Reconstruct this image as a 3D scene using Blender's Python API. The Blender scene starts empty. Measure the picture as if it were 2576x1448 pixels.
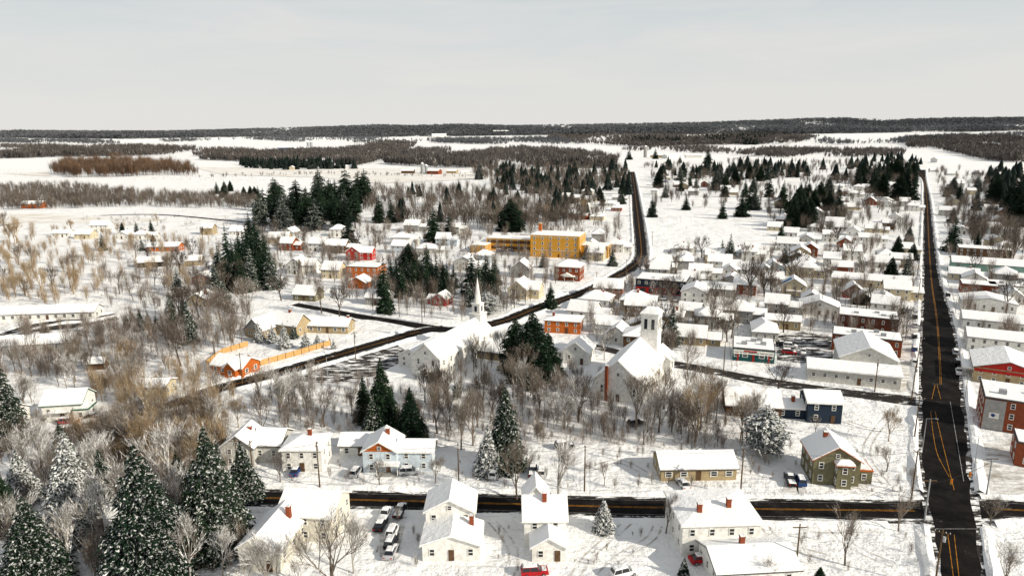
import bpy, math, random
import numpy as np
from mathutils import Vector, Matrix
random.seed(7); rng=np.random.default_rng(7)
R=math.radians; U=random.uniform
S=bpy.context.scene; C=S.collection
HC=75.; F=1717.; PIT=math.atan(399/1717.); ROLL=R(-.44)
CR=Matrix.Rotation(math.pi/2-PIT,3,'X')@Matrix.Rotation(ROLL,3,'Z'); CN=np.array(CR)
cam=bpy.data.cameras.new('camera'); cam.lens=24.0; cam.sensor_width=36; cam.clip_end=90000; cam.clip_start=.5
co=bpy.data.objects.new('camera',cam); C.objects.link(co); co.matrix_world=Matrix.Translation((0,0,HC))@CR.to_4x4(); S.camera=co
S.view_settings.view_transform='Standard'; S.view_settings.look='None'; S.view_settings.exposure=0
# ---------------- terrain
def sm(a,b,x):
    t=np.clip((x-a)/(b-a),0,1); return t*t*(3-2*t)
rx=np.array([-400,0,300,600,800,950,1050,1150,1300,1450,1700,1900,2100,2200,2350,2576,3000]); rr=np.array([0,1,0,3,8.5,12,8.5,11,8,10.5,11.6,11,13.5,9.5,12.5,11,8])
def hgt(x,y):
    x=np.asarray(x,float); y=np.asarray(y,float); d=np.hypot(x,y)
    pxx=1288+F*x/np.maximum(y,1.)
    g=np.interp(pxx,rx,rr)*5.2+46
    h=sm(1500,3400,d)*(14+14*np.sin(x/560+1)*np.cos(y/700)+10*np.sin(y/480+x/900))
    return h+sm(4200,9000,d)*g*(1-.6*sm(10500,20000,d))+sm(4000,6000,d)*16*np.sin(x/650+y/900)
def rays(px,py):
    a=np.stack([np.asarray(px,float)-1288,724-np.asarray(py,float),-F*np.ones(np.shape(px))],-1)
    return a@CN.T
def PV(px,py):
    d=rays(px,py); out=np.full((len(px),3),np.nan)
    T=np.geomspace(60,16000,420)
    hn=np.hypot(d[:,0],d[:,1]); ux,uy,uz=d[:,0]/hn,d[:,1]/hn,d[:,2]/hn
    done=np.zeros(len(px),bool)
    for k,t in enumerate(T):
        X=ux*t;Y=uy*t;Z=HC+uz*t; below=(Z<=hgt(X,Y))&~done
        if below.any():
            t2=np.full(len(px),t)
            if k:
                tl=np.full(len(px),T[k-1]);th=np.full(len(px),t)
                for _ in range(12):
                    m=(tl+th)/2; b=(HC+uz*m)<=hgt(ux*m,uy*m); th=np.where(b,m,th); tl=np.where(b,tl,m)
                t2=th
            out[below,0]=(ux*t2)[below];out[below,1]=(uy*t2)[below];out[below,2]=hgt(ux*t2,uy*t2)[below]
            done|=below
    return out
def P(px,py):
    d=rays([px],[py])[0]
    if d[2]<0:
        t=-HC/d[2]
        if t*math.hypot(d[0],d[1])<1500: return (d[0]*t,d[1]*t)
    o=PV([px],[py])[0]; return (o[0],o[1])
def mpp(px,py):
    d=rays([px],[py])[0]; return -HC/d[2]
def toPx(x,y,z=0):
    v=CN.T@np.array([x,y,z-HC]); return 1288+F*v[0]/-v[2],724-F*v[1]/-v[2]
# ---------------- materials
M={}
def nodes(name):
    m=bpy.data.materials.new(name); m.use_nodes=True; nt=m.node_tree; b=nt.nodes['Principled BSDF']; M[name]=m; return m,nt,b
def N(nt,t,**k):
    n=nt.nodes.new(t)
    for a,v in k.items(): setattr(n,a,v)
    return n
def mix(nt,f,a,b,bt='MIX'):
    n=N(nt,'ShaderNodeMix',data_type='RGBA',blend_type=bt)
    for i,v in ((0,f),(6,a),(7,b)):
        if hasattr(v,'links'): nt.links.new(v,n.inputs[i])
        else: n.inputs[i].default_value=v if i==0 else (*v,1)
    return n.outputs[2]
def noise(nt,scale,det=3,coord='Object',rough=.6,vs=None):
    tc=N(nt,'ShaderNodeTexCoord') if coord!='W' else N(nt,'ShaderNodeNewGeometry')
    n=N(nt,'ShaderNodeTexNoise'); n.inputs['Scale'].default_value=scale; n.inputs['Detail'].default_value=det; n.inputs['Roughness'].default_value=rough
    o=tc.outputs['Position' if coord=='W' else coord]
    if vs:
        mp=N(nt,'ShaderNodeMapping'); mp.inputs['Scale'].default_value=vs; mp.inputs['Rotation'].default_value=(0,0,.5); nt.links.new(o,mp.inputs[0]); o=mp.outputs[0]
    nt.links.new(o,n.inputs['Vector']); return n.outputs[0]
def mr(nt,x,a,b,c=0.,d=1.):
    n=N(nt,'ShaderNodeMapRange'); nt.links.new(x,n.inputs[0])
    for i,v in enumerate((a,b,c,d)): n.inputs[i+1].default_value=v
    return n.outputs[0]
def mul(nt,a,b,op='MULTIPLY'):
    n=N(nt,'ShaderNodeMath',operation=op)
    for i,v in enumerate((a,b)):
        if hasattr(v,'links'): nt.links.new(v,n.inputs[i])
        else: n.inputs[i].default_value=v
    return n.outputs[0]
def bump(nt,b,h,dist,st=1.):
    n=N(nt,'ShaderNodeBump'); n.inputs['Strength'].default_value=st; n.inputs['Distance'].default_value=dist
    nt.links.new(h,n.inputs['Height']); nt.links.new(n.outputs[0],b.inputs['Normal'])
def plain(name,col,rough=.85,var=.3,scale=1.2,spec=.2):
    m,nt,b=nodes(name); b.inputs['Roughness'].default_value=rough; b.inputs['Specular IOR Level'].default_value=spec
    n=noise(nt,scale,5,'W',.7); f=mr(nt,n,.3,.7,1-var,1+var*.4)
    c=mix(nt,1.,col,f,'MULTIPLY'); nt.links.new(c,b.inputs['Base Color']); return m
for k,c in dict(white=(.8,.785,.74),cream=(.62,.53,.36),offwhite=(.7,.66,.56),tan=(.4,.31,.18),grey=(.33,.325,.31),ltgrey=(.53,.52,.48),brick=(.24,.06,.025),orange=(.48,.12,.02),
    red=(.42,.025,.018),navy=(.018,.03,.05),teal=(.02,.10,.10),mint=(.22,.36,.30),olive=(.17,.155,.09),brown=(.11,.06,.03),black=(.02,.017,.014),gold=(.62,.31,.04),
    ltblue=(.60,.68,.74),green=(.03,.13,.07),blue=(.03,.09,.18),dbrick=(.11,.035,.02),trim=(.78,.77,.72),shingle=(.07,.06,.055),wood=(.11,.07,.035),
    fencewood=(.55,.33,.13),metal=(.35,.36,.37),tarp=(.02,.2,.42),silver=(.45,.46,.48),carwhite=(.8,.8,.8),carred=(.4,.01,.015),carblack=(.012,.012,.014),carblue=(.02,.06,.2)).items():
    plain(k,c,.35 if k.startswith('car') or k=='silver' else .85)
plain('tyre',(.015,.015,.015)); plain('paint_yellow',(.5,.21,.012),.7,.85,.8); plain('paint_white',(.38,.38,.37),.7,.9,.8); plain('lamp_red',(.5,.02,.01))
m,nt,b=nodes('glass'); b.inputs['Base Color'].default_value=(.015,.018,.024,1); b.inputs['Roughness'].default_value=.15
m,nt,b=nodes('snow_roof'); b.inputs['Roughness'].default_value=.85; b.inputs['Specular IOR Level'].default_value=.1
n=noise(nt,.3,5,'W',.7); nt.links.new(mix(nt,mr(nt,n,.67,.71),(.9,.895,.89),(.3,.27,.25)),b.inputs['Base Color']); bump(nt,b,noise(nt,.8,4,'W'),.3)
m,nt,b=nodes('snow'); b.inputs['Roughness'].default_value=.85; b.inputs['Specular IOR Level'].default_value=.1
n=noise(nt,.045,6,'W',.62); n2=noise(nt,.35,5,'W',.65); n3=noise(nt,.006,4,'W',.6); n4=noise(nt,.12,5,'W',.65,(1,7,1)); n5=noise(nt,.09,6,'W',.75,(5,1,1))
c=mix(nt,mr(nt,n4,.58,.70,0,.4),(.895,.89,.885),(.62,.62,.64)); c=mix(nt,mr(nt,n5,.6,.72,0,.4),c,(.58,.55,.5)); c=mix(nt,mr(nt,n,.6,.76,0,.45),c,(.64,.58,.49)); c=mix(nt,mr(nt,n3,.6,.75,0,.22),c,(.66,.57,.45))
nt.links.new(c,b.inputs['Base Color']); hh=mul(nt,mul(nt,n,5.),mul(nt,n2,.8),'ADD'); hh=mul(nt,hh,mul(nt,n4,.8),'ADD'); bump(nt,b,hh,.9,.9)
m,nt,b=nodes('asphalt'); b.inputs['Roughness'].default_value=.9; b.inputs['Specular IOR Level'].default_value=.06
n=noise(nt,.2,5,'W',.7); n2=noise(nt,1.5,4,'W',.7)
c=mix(nt,mr(nt,n,.35,.7),(.005,.0045,.005),(.02,.017,.016)); c=mix(nt,mr(nt,mul(nt,n,n2),.36,.46,0,.4),c,(.4,.4,.42)); nt.links.new(c,b.inputs['Base Color'])
for nm,lo,hi,dk in (('slush',.50,.56,(.035,.03,.028)),('slush_light',.34,.6,(.26,.22,.17)),('slush_dark',.56,.62,(.03,.026,.024)),('stubble',.36,.56,(.6,.52,.4))):
    m,nt,b=nodes(nm); b.inputs['Roughness'].default_value=.85; b.inputs['Specular IOR Level'].default_value=.1; n=noise(nt,.16 if nm!='stubble' else .03,8,'W',.75,(1,3,1))
    nt.links.new(mix(nt,mr(nt,n,lo,hi),dk,(.86,.855,.85)),b.inputs['Base Color']); bump(nt,b,noise(nt,.8,4,'W'),.3)
def treemat(name,c1,c2,lo,hi,nz,scale,nzb=.25,W=False,mx=1.,coord='W'):
    m,nt,b=nodes(name); b.inputs['Roughness'].default_value=.9; b.inputs['Specular IOR Level'].default_value=.05
    n=noise(nt,scale,4,coord,.7); g=N(nt,'ShaderNodeNewGeometry'); sp=N(nt,'ShaderNodeSeparateXYZ'); nt.links.new(g.outputs['Normal'],sp.inputs[0])
    up=mr(nt,sp.outputs[2],nz,nz+nzb); f=mul(nt,mul(nt,up,mr(nt,n,lo,hi)),mx)
    if W: rnd=mr(nt,noise(nt,.02,3,'W'),.35,.65)
    else: rnd=N(nt,'ShaderNodeObjectInfo').outputs['Random']
    base=mix(nt,rnd,c1,c2); nt.links.new(mix(nt,f,base,(.89,.885,.88)),b.inputs['Base Color']); return m
treemat('fir_dark',(.005,.013,.008),(.013,.027,.013),.61,.71,.4,1.6,mx=.7)
treemat('fir_mid',(.007,.018,.010),(.018,.032,.016),.54,.64,.35,1.9,mx=.9)
treemat('fir_snowy',(.012,.026,.016),(.025,.04,.026),.46,.56,.25,2.2)
treemat('bark',(.11,.085,.065),(.2,.165,.13),.46,.56,.3,2.)
treemat('bark_gold',(.24,.165,.09),(.34,.26,.16),.48,.58,.35,2.)
treemat('bark_dark',(.05,.038,.03),(.10,.08,.065),.5,.6,.4,2.)
treemat('bark_snowy',(.16,.135,.11),(.26,.23,.19),.36,.46,.0,1.3)
treemat('far_brown',(.075,.06,.048),(.145,.118,.095),.48,.58,.3,.3,W=True,mx=.6)
treemat('fine_brown',(.12,.095,.075),(.22,.175,.14),.46,.56,.2,.5,W=True,mx=.9)
treemat('fine_gold',(.22,.155,.09),(.34,.255,.16),.48,.58,.25,.5,W=True,mx=.8)
treemat('far_rust',(.085,.052,.033),(.14,.085,.05),.5,.6,.3,.3,W=True,mx=.4)
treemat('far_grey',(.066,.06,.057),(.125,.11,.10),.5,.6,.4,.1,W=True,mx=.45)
treemat('far_haze',(.08,.088,.10),(.135,.138,.145),.55,.65,.5,.1,W=True,mx=.3)  # distance haze painted into the far trees' colour as bluish grey
treemat('far_fir',(.008,.014,.012),(.018,.026,.022),.55,.65,.4,.3,W=True,mx=.35)
treemat('brush',(.2,.15,.10),(.32,.25,.17),.48,.58,.3,.5,W=True,mx=.8)
# ---------------- mesh builder
class MB:
    def __init__(s): s.v=[];s.f=[];s.m=[]
    def add(s,vs,fs,mi=0):
        o=len(s.v); s.v+=[tuple(v) for v in vs]; s.f+=[tuple(o+i for i in f) for f in fs]; s.m+=[mi]*len(fs); return s
    def box(s,cx,cy,z0,w,d,h,mi=0,tx=1.,ty=None):
        ty=tx if ty is None else ty; a,b=w/2,d/2
        return s.add([(cx-a,cy-b,z0),(cx+a,cy-b,z0),(cx+a,cy+b,z0),(cx-a,cy+b,z0),(cx-a*tx,cy-b*ty,z0+h),(cx+a*tx,cy-b*ty,z0+h),(cx+a*tx,cy+b*ty,z0+h),(cx-a*tx,cy+b*ty,z0+h)],
            [(3,2,1,0),(4,5,6,7),(0,1,5,4),(1,2,6,5),(2,3,7,6),(3,0,4,7)],mi)
    def tube(s,p0,p1,r0,r1,n=5,mi=0,cap=False):
        p0=Vector(p0);p1=Vector(p1);d=(p1-p0)
        if d.length<1e-6: return s
        d.normalize(); a=d.orthogonal().normalized(); b=d.cross(a); vs=[]
        for p,r in ((p0,r0),(p1,r1)):
            for i in range(n):
                t=2*math.pi*i/n; vs.append(p+a*math.cos(t)*r+b*math.sin(t)*r)
        fs=[(i,(i+1)%n,n+(i+1)%n,n+i) for i in range(n)]
        if cap: fs+=[tuple(range(n,2*n)),tuple(reversed(range(n)))]
        return s.add(vs,fs,mi)
    def mesh(s,name,mats):
        me=bpy.data.meshes.new(name); me.from_pydata(s.v,[],s.f)
        for m in mats: me.materials.append(M[m])
        if len(mats)>1: me.polygons.foreach_set('material_index',s.m)
        me.update(); return me
    def build(s,name,mats,parent=None):
        if isinstance(mats,str): mats=[mats]
        return ob(name,s.mesh(name,mats),parent)
def ob(name,me,parent=None,loc=None,rz=0,sc=None):
    o=bpy.data.objects.new(name,me); C.objects.link(o)
    if parent: o.parent=parent
    if loc: o.location=loc
    if rz: o.rotation_euler=(0,0,rz)
    if sc: o.scale=sc
    return o
def tag(o,label,cat,group=None,kind=None):
    if label: o['label']=label
    if cat: o['category']=cat
    if group: o['group']=group
    if kind: o['kind']=kind
    return o
def struct(o): o['kind']='structure'; return o
LM=[]; AUTO=[]; BL=[]
def auto(o,desc,x,y,cat,gname): AUTO.append((o,desc,x,y,cat,gname))
# ---------------- ground
def ground():
    rings=[0,60,120,200,300,400,550,700,900,1100,1300,1500]+list(np.geomspace(1600,45000,120))
    na=300; vs=[(0,0,0)]; fs=[]
    ang=np.linspace(0,2*np.pi,na,endpoint=False)
    for r in rings[1:]:
        X=np.sin(ang)*r;Y=np.cos(ang)*r
        Z=hgt(X,np.abs(Y))
        vs+=list(zip(X.tolist(),Y.tolist(),Z.tolist()))
    for i in range(na): fs.append((0,1+(i+1)%na,1+i))
    for k in range(len(rings)-2):
        a=1+k*na;b=a+na
        for i in range(na): fs.append((a+i,a+(i+1)%na,b+(i+1)%na,b+i))
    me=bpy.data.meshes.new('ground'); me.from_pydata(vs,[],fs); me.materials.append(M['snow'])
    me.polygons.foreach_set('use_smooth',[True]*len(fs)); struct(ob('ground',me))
ground()
# ---------------- roads
def catmull(pts,step=4.):
    out=[]
    p=[pts[0]]+list(pts)+[pts[-1]]
    for i in range(1,len(p)-2):
        a,b_,c,d=[np.array(q,float) for q in p[i-1:i+3]]
        n=max(1,int(np.linalg.norm((c-b_)[:2])/step))
        for k in range(n):
            t=k/n; out.append(.5*((2*b_)+(-a+c)*t+(2*a-5*b_+4*c-d)*t*t+(-a+3*b_-3*c+d)*t**3))
    out.append(np.array(p[-2],float)); return out
ROADS=[]
def road(name,ctr,mat='asphalt',z=.05,edge=None,bank=True):
    if edge:
        pts=[]
        for xl,yl,xr,yr in edge:
            a=np.array(P(xl,yl));b_=np.array(P(xr,yr)); pts.append((a[0]/2+b_[0]/2,a[1]/2+b_[1]/2,np.linalg.norm(a-b_)*.5*.87))
    else: pts=[(*P(x,y),w/2) for x,y,w in ctr]
    s=np.array(catmull(pts)); t=np.gradient(s[:,:2],axis=0); t/=np.linalg.norm(t,axis=1)[:,None]+1e-9
    nrm=np.stack([t[:,1],-t[:,0]],1); ROADS.append((name,s,nrm,z,bank,mat))
road('main_street',None,z=.075,edge=[(2366,1475,2478,1475),(2344,1340,2460,1340),(2320,1200,2442,1200),(2314,1100,2434,1100),(2313,1000,2422,1000),(2315,900,2412,900),(2318,800,2394,800),(2321,700,2364,700),(2322,600,2350,600),(2323,500,2339,500),(2318,450,2329,450),(2302,428,2312,426)])
road('lower_road',[(600,1250,6.5),(765,1254,6.8),(1000,1259,6.8),(1600,1275,7.2),(2200,1283,7.4),(2400,1285,8),(2500,1280,7),(2700,1290,7)],z=.055)
road('village_road',[(-100,1160,6),(0,1128,6),(150,1090,6),(300,1052,6),(450,1012,6.5),(560,975,7.2),(700,938,7.6),(850,893,7.6),(1000,850,7.6),(1080,829,8),(1170,828,8),(1270,806,7.6),(1350,775,7.6),(1450,742,7.6),(1530,706,7.6),(1590,672,8),(1612,645,8),(1611,600,8.5),(1604,540,9),(1598,490,8.5),(1594,455,8),(1590,432,8)],z=.065)
road('cross_street',[(740,765,5),(900,795,6),(1000,810,6),(1120,830,6.5)],z=.045)
road('side_street',[(1480,868,5),(1640,905,6),(1750,925,6.5),(1900,955,7),(2100,985,7),(2330,1012,8)],mat='slush_dark',z=.035)
road('back_street',[(1640,765,5),(1800,780,5),(1950,770,5),(2120,800,5),(2320,830,6)],mat='slush_light',z=.03)
road('far_lane',[(-60,575,6),(60,560,6),(200,545,6),(400,540,6),(620,560,6)],mat='slush_dark',z=.03,bank=False)
road('side_road',[(-60,865,5),(20,838,5.5),(90,818,6),(170,806,6),(240,800,6),(290,790,4)],mat='slush_dark',z=.033)
RP=np.concatenate([np.c_[s,np.full(len(s),i)] for i,(nm,s,_,_,_,_) in enumerate(ROADS)])
def roaddist(x,y,skip=-1,fat=0):
    q=RP if skip<0 else RP[RP[:,3]!=skip]
    return float((np.hypot(q[:,0]-x,q[:,1]-y)-q[:,2]).min())
def strip(name,L,Rr,z,mat,keep=None):
    n=len(L); vs=[(p[0],p[1],z) for p in L]+[(p[0],p[1],z) for p in Rr]; fs=[(i,n+i,n+i+1,i+1) for i in range(n-1) if keep is None or (keep[i] and keep[i+1])]
    return struct(MB().add(vs,fs).build(name,mat))
for i,(nm,s,nr,z,bank,mat) in enumerate(ROADS):
    c=s[:,:2]; w=s[:,2:3]; strip(nm,c-nr*w,c+nr*w,z,mat)
    free=[roaddist(p[0],p[1],i)>1.5 for p in c]
    if nm=='main_street': free=[f and not(975<toPx(p[0],p[1])[1]<1460) for f,p in zip(free,c)]
    if mat=='asphalt' and nm!='cross_street':
        for o in (-.18,.18): strip('centre_line',c+nr*(o-.055),c+nr*(o+.055),z+.02,'paint_yellow',free)
        for sg in (-1,1): 
            ww_=np.array([[U(.1,.9)] for _ in c]); strip('slush_edge',c+nr*sg*(w-ww_),c+nr*sg*(w+.9),z+.01,'slush')
            if nm!='main_street': strip('edge_line',c+nr*(sg*(w-.9)-.04),c+nr*(sg*(w-.9)+.04),z+.02,'paint_white',free)
    if bank:
        for sg in (-1,1):
            mb=MB(); n=len(c); prof=[(0,-.05),(.5,.7),(1.1,1.),(1.7,.6),(2.6,-.06)]; vs=[]
            for k in range(n):
                h=(.35+.25*math.sin(k*.9+i)+U(0,.45))*.9+.12
                for o,q in prof:
                    p=c[k]+nr[k]*sg*(w[k]+.2+o*U(.8,1.3)); vs.append((p[0],p[1],q*h if q>0 else q))
            fs=[]
            for k in range(n-1):
                p=c[k]+nr[k]*sg*(w[k]+1); p2=c[k+1]+nr[k+1]*sg*(w[k+1]+1)
                if roaddist(p[0],p[1],i)<1 or roaddist(p2[0],p2[1],i)<1: continue
                for j in range(4): fs.append((k*5+j,k*5+j+1,k*5+j+6,k*5+j+5))
            struct(mb.add(vs,fs).build('snow_bank','snow'))
def linepx(name,pts,w,mat,z=.105,off=0):
    p=np.array(catmull([(*P(x,y),0) for x,y in pts],2))[:,:2]; t=np.gradient(p,axis=0); t/=np.linalg.norm(t,axis=1)[:,None]; n=np.stack([t[:,1],-t[:,0]],1)
    return strip(name,p+n*(off-w/2),p+n*(off+w/2),z,mat)
for pts in ([(2341,1035),(2347,1090),(2357,1140),(2374,1175),(2388,1200)],[(2352,1035),(2372,1120),(2400,1232)],[(2344,1003),(2352,968)],[(2366,1003),(2357,968)],[(2384,1345),(2398,1450)],[(2400,1345),(2412,1450)]):
    linepx('lane_marking',pts,.12,'paint_yellow')
for pts in ([(2390,1010),(2424,1210)],[(2352,1330),(2460,1330)]): linepx('lane_marking',pts,.12,'paint_white')
for pts in ([(1600,1294),(1560,1330),(1480,1400),(1440,1460)],[(1660,1294),(1640,1350),(1560,1400),(1500,1460)],[(985,1280),(985,1400)],[(900,1248),(896,1200)],[(1035,1250),(1033,1205)],[(1215,1260),(1212,1200)],[(1350,1262),(1352,1200)],
    [(1715,1270),(1718,1230)],[(2000,1275),(1995,1222)],[(2030,1275),(2014,1222)],[(1340,1290),(1470,1300),(1600,1290)],[(1420,1262),(1418,1130)],[(300,1050),(235,1055)],[(1800,1300),(1950,1290),(2040,1330),(2200,1330)],[(1900,1290),(1960,1360),(2080,1400)],
    [(1640,740),(1770,765)],[(1850,935),(1840,860)],[(300,800),(420,760),(470,700)],[(1000,640),(1240,645)],[(2240,1040),(2180,1130),(2230,1220)],[(2130,1060),(2200,1080),(2300,1075)],[(1230,1300),(1290,1380),(1280,1450)],[(2060,1290),(2140,1370),(2250,1420)],[(1480,1180),(1560,1160),(1640,1200)],[(650,1230),(760,1215),(880,1225)]):
    for o in (-.8,.8): linepx('wheel_track',pts,.38,'slush_light',.03,o)
def poly(name,pts,mat,z=.02):
    vs=[(*P(x,y),z) for x,y in pts]; return struct(MB().add(vs,[tuple(range(len(vs)))]).build(name,mat))
poly('parking_lot',[(740,958),(800,925),(1000,868),(1035,890),(1000,915),(940,945),(850,965)],'slush',.022)
poly('parking_lot',[(1955,905),(1950,845),(2020,835),(2095,845),(2095,900),(2020,915)],'slush',.024)
poly('parking_lot',[(15,838),(60,816),(170,803),(285,790),(300,803),(180,826),(70,836),(30,852)],'slush_dark',.026)
poly('parking_lot',[(2240,1000),(2255,830),(2290,780),(2318,780),(2316,1010)],'slush_light',.018)
poly('parking_lot',[(2436,1120),(2425,900),(2395,720),(2372,720),(2400,850),(2420,1000),(2440,1220),(2470,1260),(2576,1240),(2576,1100)],'slush_light',.016)
poly('parking_lot',[(1230,640),(1240,620),(1335,618),(1335,645)],'slush_light',.028)
poly('driveway',[(955,1276),(955,1400),(1000,1400),(1030,1276)],'slush_light',.019)
poly('driveway',[(1960,1262),(1975,1205),(2035,1205),(2010,1265)],'slush_light',.021)
poly('driveway',[(1630,722),(1640,750),(1770,765),(1760,735)],'slush_light',.023)
poly('field',[(480,420),(1180,425),(1260,440),(1180,452),(960,462),(800,447),(560,440)],'stubble',.4)
poly('field',[(0,415),(120,425),(130,445),(0,437)],'stubble',.4)
poly('field',[(0,540),(160,537),(420,552),(330,566),(120,560),(0,562)],'stubble',.1)
for pts,w in (([(1955,383),(1985,360),(2035,335),(2055,326)],16),([(2470,318),(2510,335),(2576,362)],45),([(1850,400),(1900,392),(1955,383)],9)):
    p=PV(np.array([q[0] for q in pts]),np.array([q[1] for q in pts])); p=p[~np.isnan(p[:,0])]
    if len(p)>1:
        s=np.array(catmull([tuple(q) for q in p],80)); t=np.gradient(s[:,:2],axis=0); t/=np.linalg.norm(t,axis=1)[:,None]+1e-9
        n=np.stack([t[:,1],-t[:,0]],1); vs=[]
        for a in (-1,1):
            for k in range(len(s)): x,y=s[k,:2]+n[k]*a*w/2; vs.append((x,y,float(hgt(x,y))+2))
        m_=len(s); struct(MB().add(vs,[(i,m_+i,m_+i+1,i+1) for i in range(m_-1)]).build('far_road','slush_light'))
# ---------------- houses
def chevron(mb,ox,oy,hw,y0,y1,h,rise,w2,axis,t,lift,mi):
    ze=h-rise*(hw-w2)/w2+lift; zr=h+rise+lift
    pr=[(-hw,ze),(0,zr),(hw,ze),(hw,ze+t),(0,zr+t),(-hw,ze+t)]; vs=[]
    for y in (y0,y1):
        for a,z in pr: vs.append((ox+a,y,z) if axis=='y' else (y,oy+a,z))
    mb.add(vs,[(0,1,4,5),(1,2,3,4),(6,11,10,7),(7,10,9,8),(0,6,7,1),(1,7,8,2),(5,4,10,11),(4,3,9,10),(0,5,11,6),(2,8,9,3)],mi)
fr=MB()
for x in (-.44,.44): fr.box(x,-.05,-.5,.12,.1,1)
for z in (-.5,.4,-.04): fr.box(0,-.05,z,.76,.1,.1 if z!=-.04 else .07)
FRAME=fr.mesh('window_frame',['trim']); PANE=MB().box(0,-.02,-.45,.9,.03,.9).mesh('window_pane',['glass'])
w1=MB(); w1.v=list(fr.v); w1.f=list(fr.f); w1.m=[0]*len(fr.f); w1.box(0,-.02,-.45,.9,.03,.9,1); WIN1=w1.mesh('window_simple',['trim','glass'])
DOOR=MB().box(0,-.06,0,1.,.12,2.1).mesh('door',['brown']); KNOB=MB().box(.35,-.15,.95,.1,.06,.1).mesh('door_handle',['metal'])
def window(root,x,y,z,a,w,h,lod):
    o=ob('window',FRAME if lod==0 else WIN1,root,(x,y,z),a,(w,1,h))
    if lod==0: ob('pane',PANE,o)
def house(short,label,name,cat,px,py,rot,wall,blocks,lod=0,gcol=None,chim=(),door=True,ww=1.05,wh=1.5,sp=2.9,trim='shingle',fl=None,auto_=None,porch=None,wins=True,mark=True,xy=None):
    x,y=xy or P(px,py); root=ob(name,None,None,(x,y,0),R(rot)); root.empty_display_size=.5
    root['label']=label; root['category']=cat
    if mark: LM.append((short,px,py))
    if auto_: auto(root,auto_,x,y,cat,name)
    wm=MB(); rm=MB(); gm=MB()
    for bi,(ox,oy,w,d,h,rf,rise) in enumerate(blocks):
        wm.box(ox,oy+d/2,-.1,w,d,h+.1)
        if rf=='gy': 
            wm.add([(ox-w/2,oy,h),(ox+w/2,oy,h),(ox,oy,h+rise),(ox-w/2,oy+d,h),(ox+w/2,oy+d,h),(ox,oy+d,h+rise)],[(0,1,2),(5,4,3),(1,4,5,2),(3,0,2,5)])
            chevron(rm,ox,oy,w/2+.5,oy-.5,oy+d+.5,h,rise,w/2,'y',.12,.03,0); chevron(rm,ox,oy,w/2+.42,oy-.42,oy+d+.42,h,rise,w/2,'y',.26,.16,1)
            if gcol and bi==0: gm.add([(ox-w/2+.1,oy-.04,h+.05),(ox+w/2-.1,oy-.04,h+.05),(ox,oy-.04,h+rise-.1)],[(0,1,2)])
        elif rf=='gx':
            yc=oy+d/2
            wm.add([(ox-w/2,oy,h),(ox-w/2,oy+d,h),(ox-w/2,yc,h+rise),(ox+w/2,oy,h),(ox+w/2,oy+d,h),(ox+w/2,yc,h+rise)],[(2,1,0),(3,4,5),(0,3,5,2),(4,1,2,5)])
            chevron(rm,ox,yc,d/2+.5,ox-w/2-.5,ox+w/2+.5,h,rise,d/2,'x',.12,.03,0); chevron(rm,ox,yc,d/2+.42,ox-w/2-.42,ox+w/2+.42,h,rise,d/2,'x',.26,.16,1)
        elif rf=='hip':
            yc=oy+d/2; rm.box(ox,yc,h+.01,w+1,d+1,.14,0); a,b_=w/2+.42,d/2+.42; q=min(a,b_); e,g=(a-q*.95,0.05) if a>=b_ else (.05,b_-q*.95)
            z=h+.15; rm.add([(ox-a,yc-b_,z),(ox+a,yc-b_,z),(ox+a,yc+b_,z),(ox-a,yc+b_,z),(ox-a,yc-b_,z+.22),(ox+a,yc-b_,z+.22),(ox+a,yc+b_,z+.22),(ox-a,yc+b_,z+.22),(ox-e,yc-g,z+rise+.2),(ox+e,yc-g,z+rise+.2),(ox+e,yc+g,z+rise+.2),(ox-e,yc+g,z+rise+.2)],
                [(0,1,5,4),(1,2,6,5),(2,3,7,6),(3,0,4,7),(4,5,9,8),(5,6,10,9),(6,7,11,10),(7,4,8,11),(8,9,10,11)],1)
        else:
            yc=oy+d/2; rm.box(ox,yc,h+.01,w+.25,d+.25,.3,0); rm.box(ox,yc,h+.15,w-.35,d-.35,.33,1)
        if not wins: continue
        nf=fl or max(1,int(round(h/2.95))); fh=h/nf
        sides=[('f',w,0),('l',d,-math.pi/2),('r',d,math.pi/2)] if lod<2 else [('f',w,0)]
        for sd,L,a in sides:
            n=max(1,int(L/sp)); n=min(n,12)
            for fi in range(nf):
                z=fh*fi+fh*.56
                for k in range(n):
                    t=(k+.5)/n*L-L/2
                    if sd=='f': wx,wy=ox+t,oy
                    elif sd=='l': wx,wy=ox-w/2,oy+d/2+t
                    else: wx,wy=ox+w/2,oy+d/2+t
                    if door and bi==0 and sd=='f' and fi==0 and k==n//2: continue
                    if any(j!=bi and abs(wx-B[0])<B[2]/2+.1 and B[1]-.1<wy<B[1]+B[3]+.1 and z<B[4]+.5 for j,B in enumerate(blocks)): continue
                    window(root,wx,wy,z,a,ww,min(wh,fh*.58),lod)
        if rf=='gy' and rise>1.9 and w>6: window(root,ox,oy-.05,h+rise*.35,0,.9,1.,lod)
    wm.build('wall',[wall],root); ro=rm.build('roof',[trim,'snow_roof'],root)
    if gm.v: gm.build('gable',[gcol],root)
    for cx,cy,cz in chim:
        MB().box(cx,cy,cz-1.5,.8,.8,3.,0).box(cx,cy,cz+1.5,.95,.95,.15,0).box(cx,cy,cz+1.65,.8,.8,.12,1).build('chimney',['brick','snow'],ro)
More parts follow.
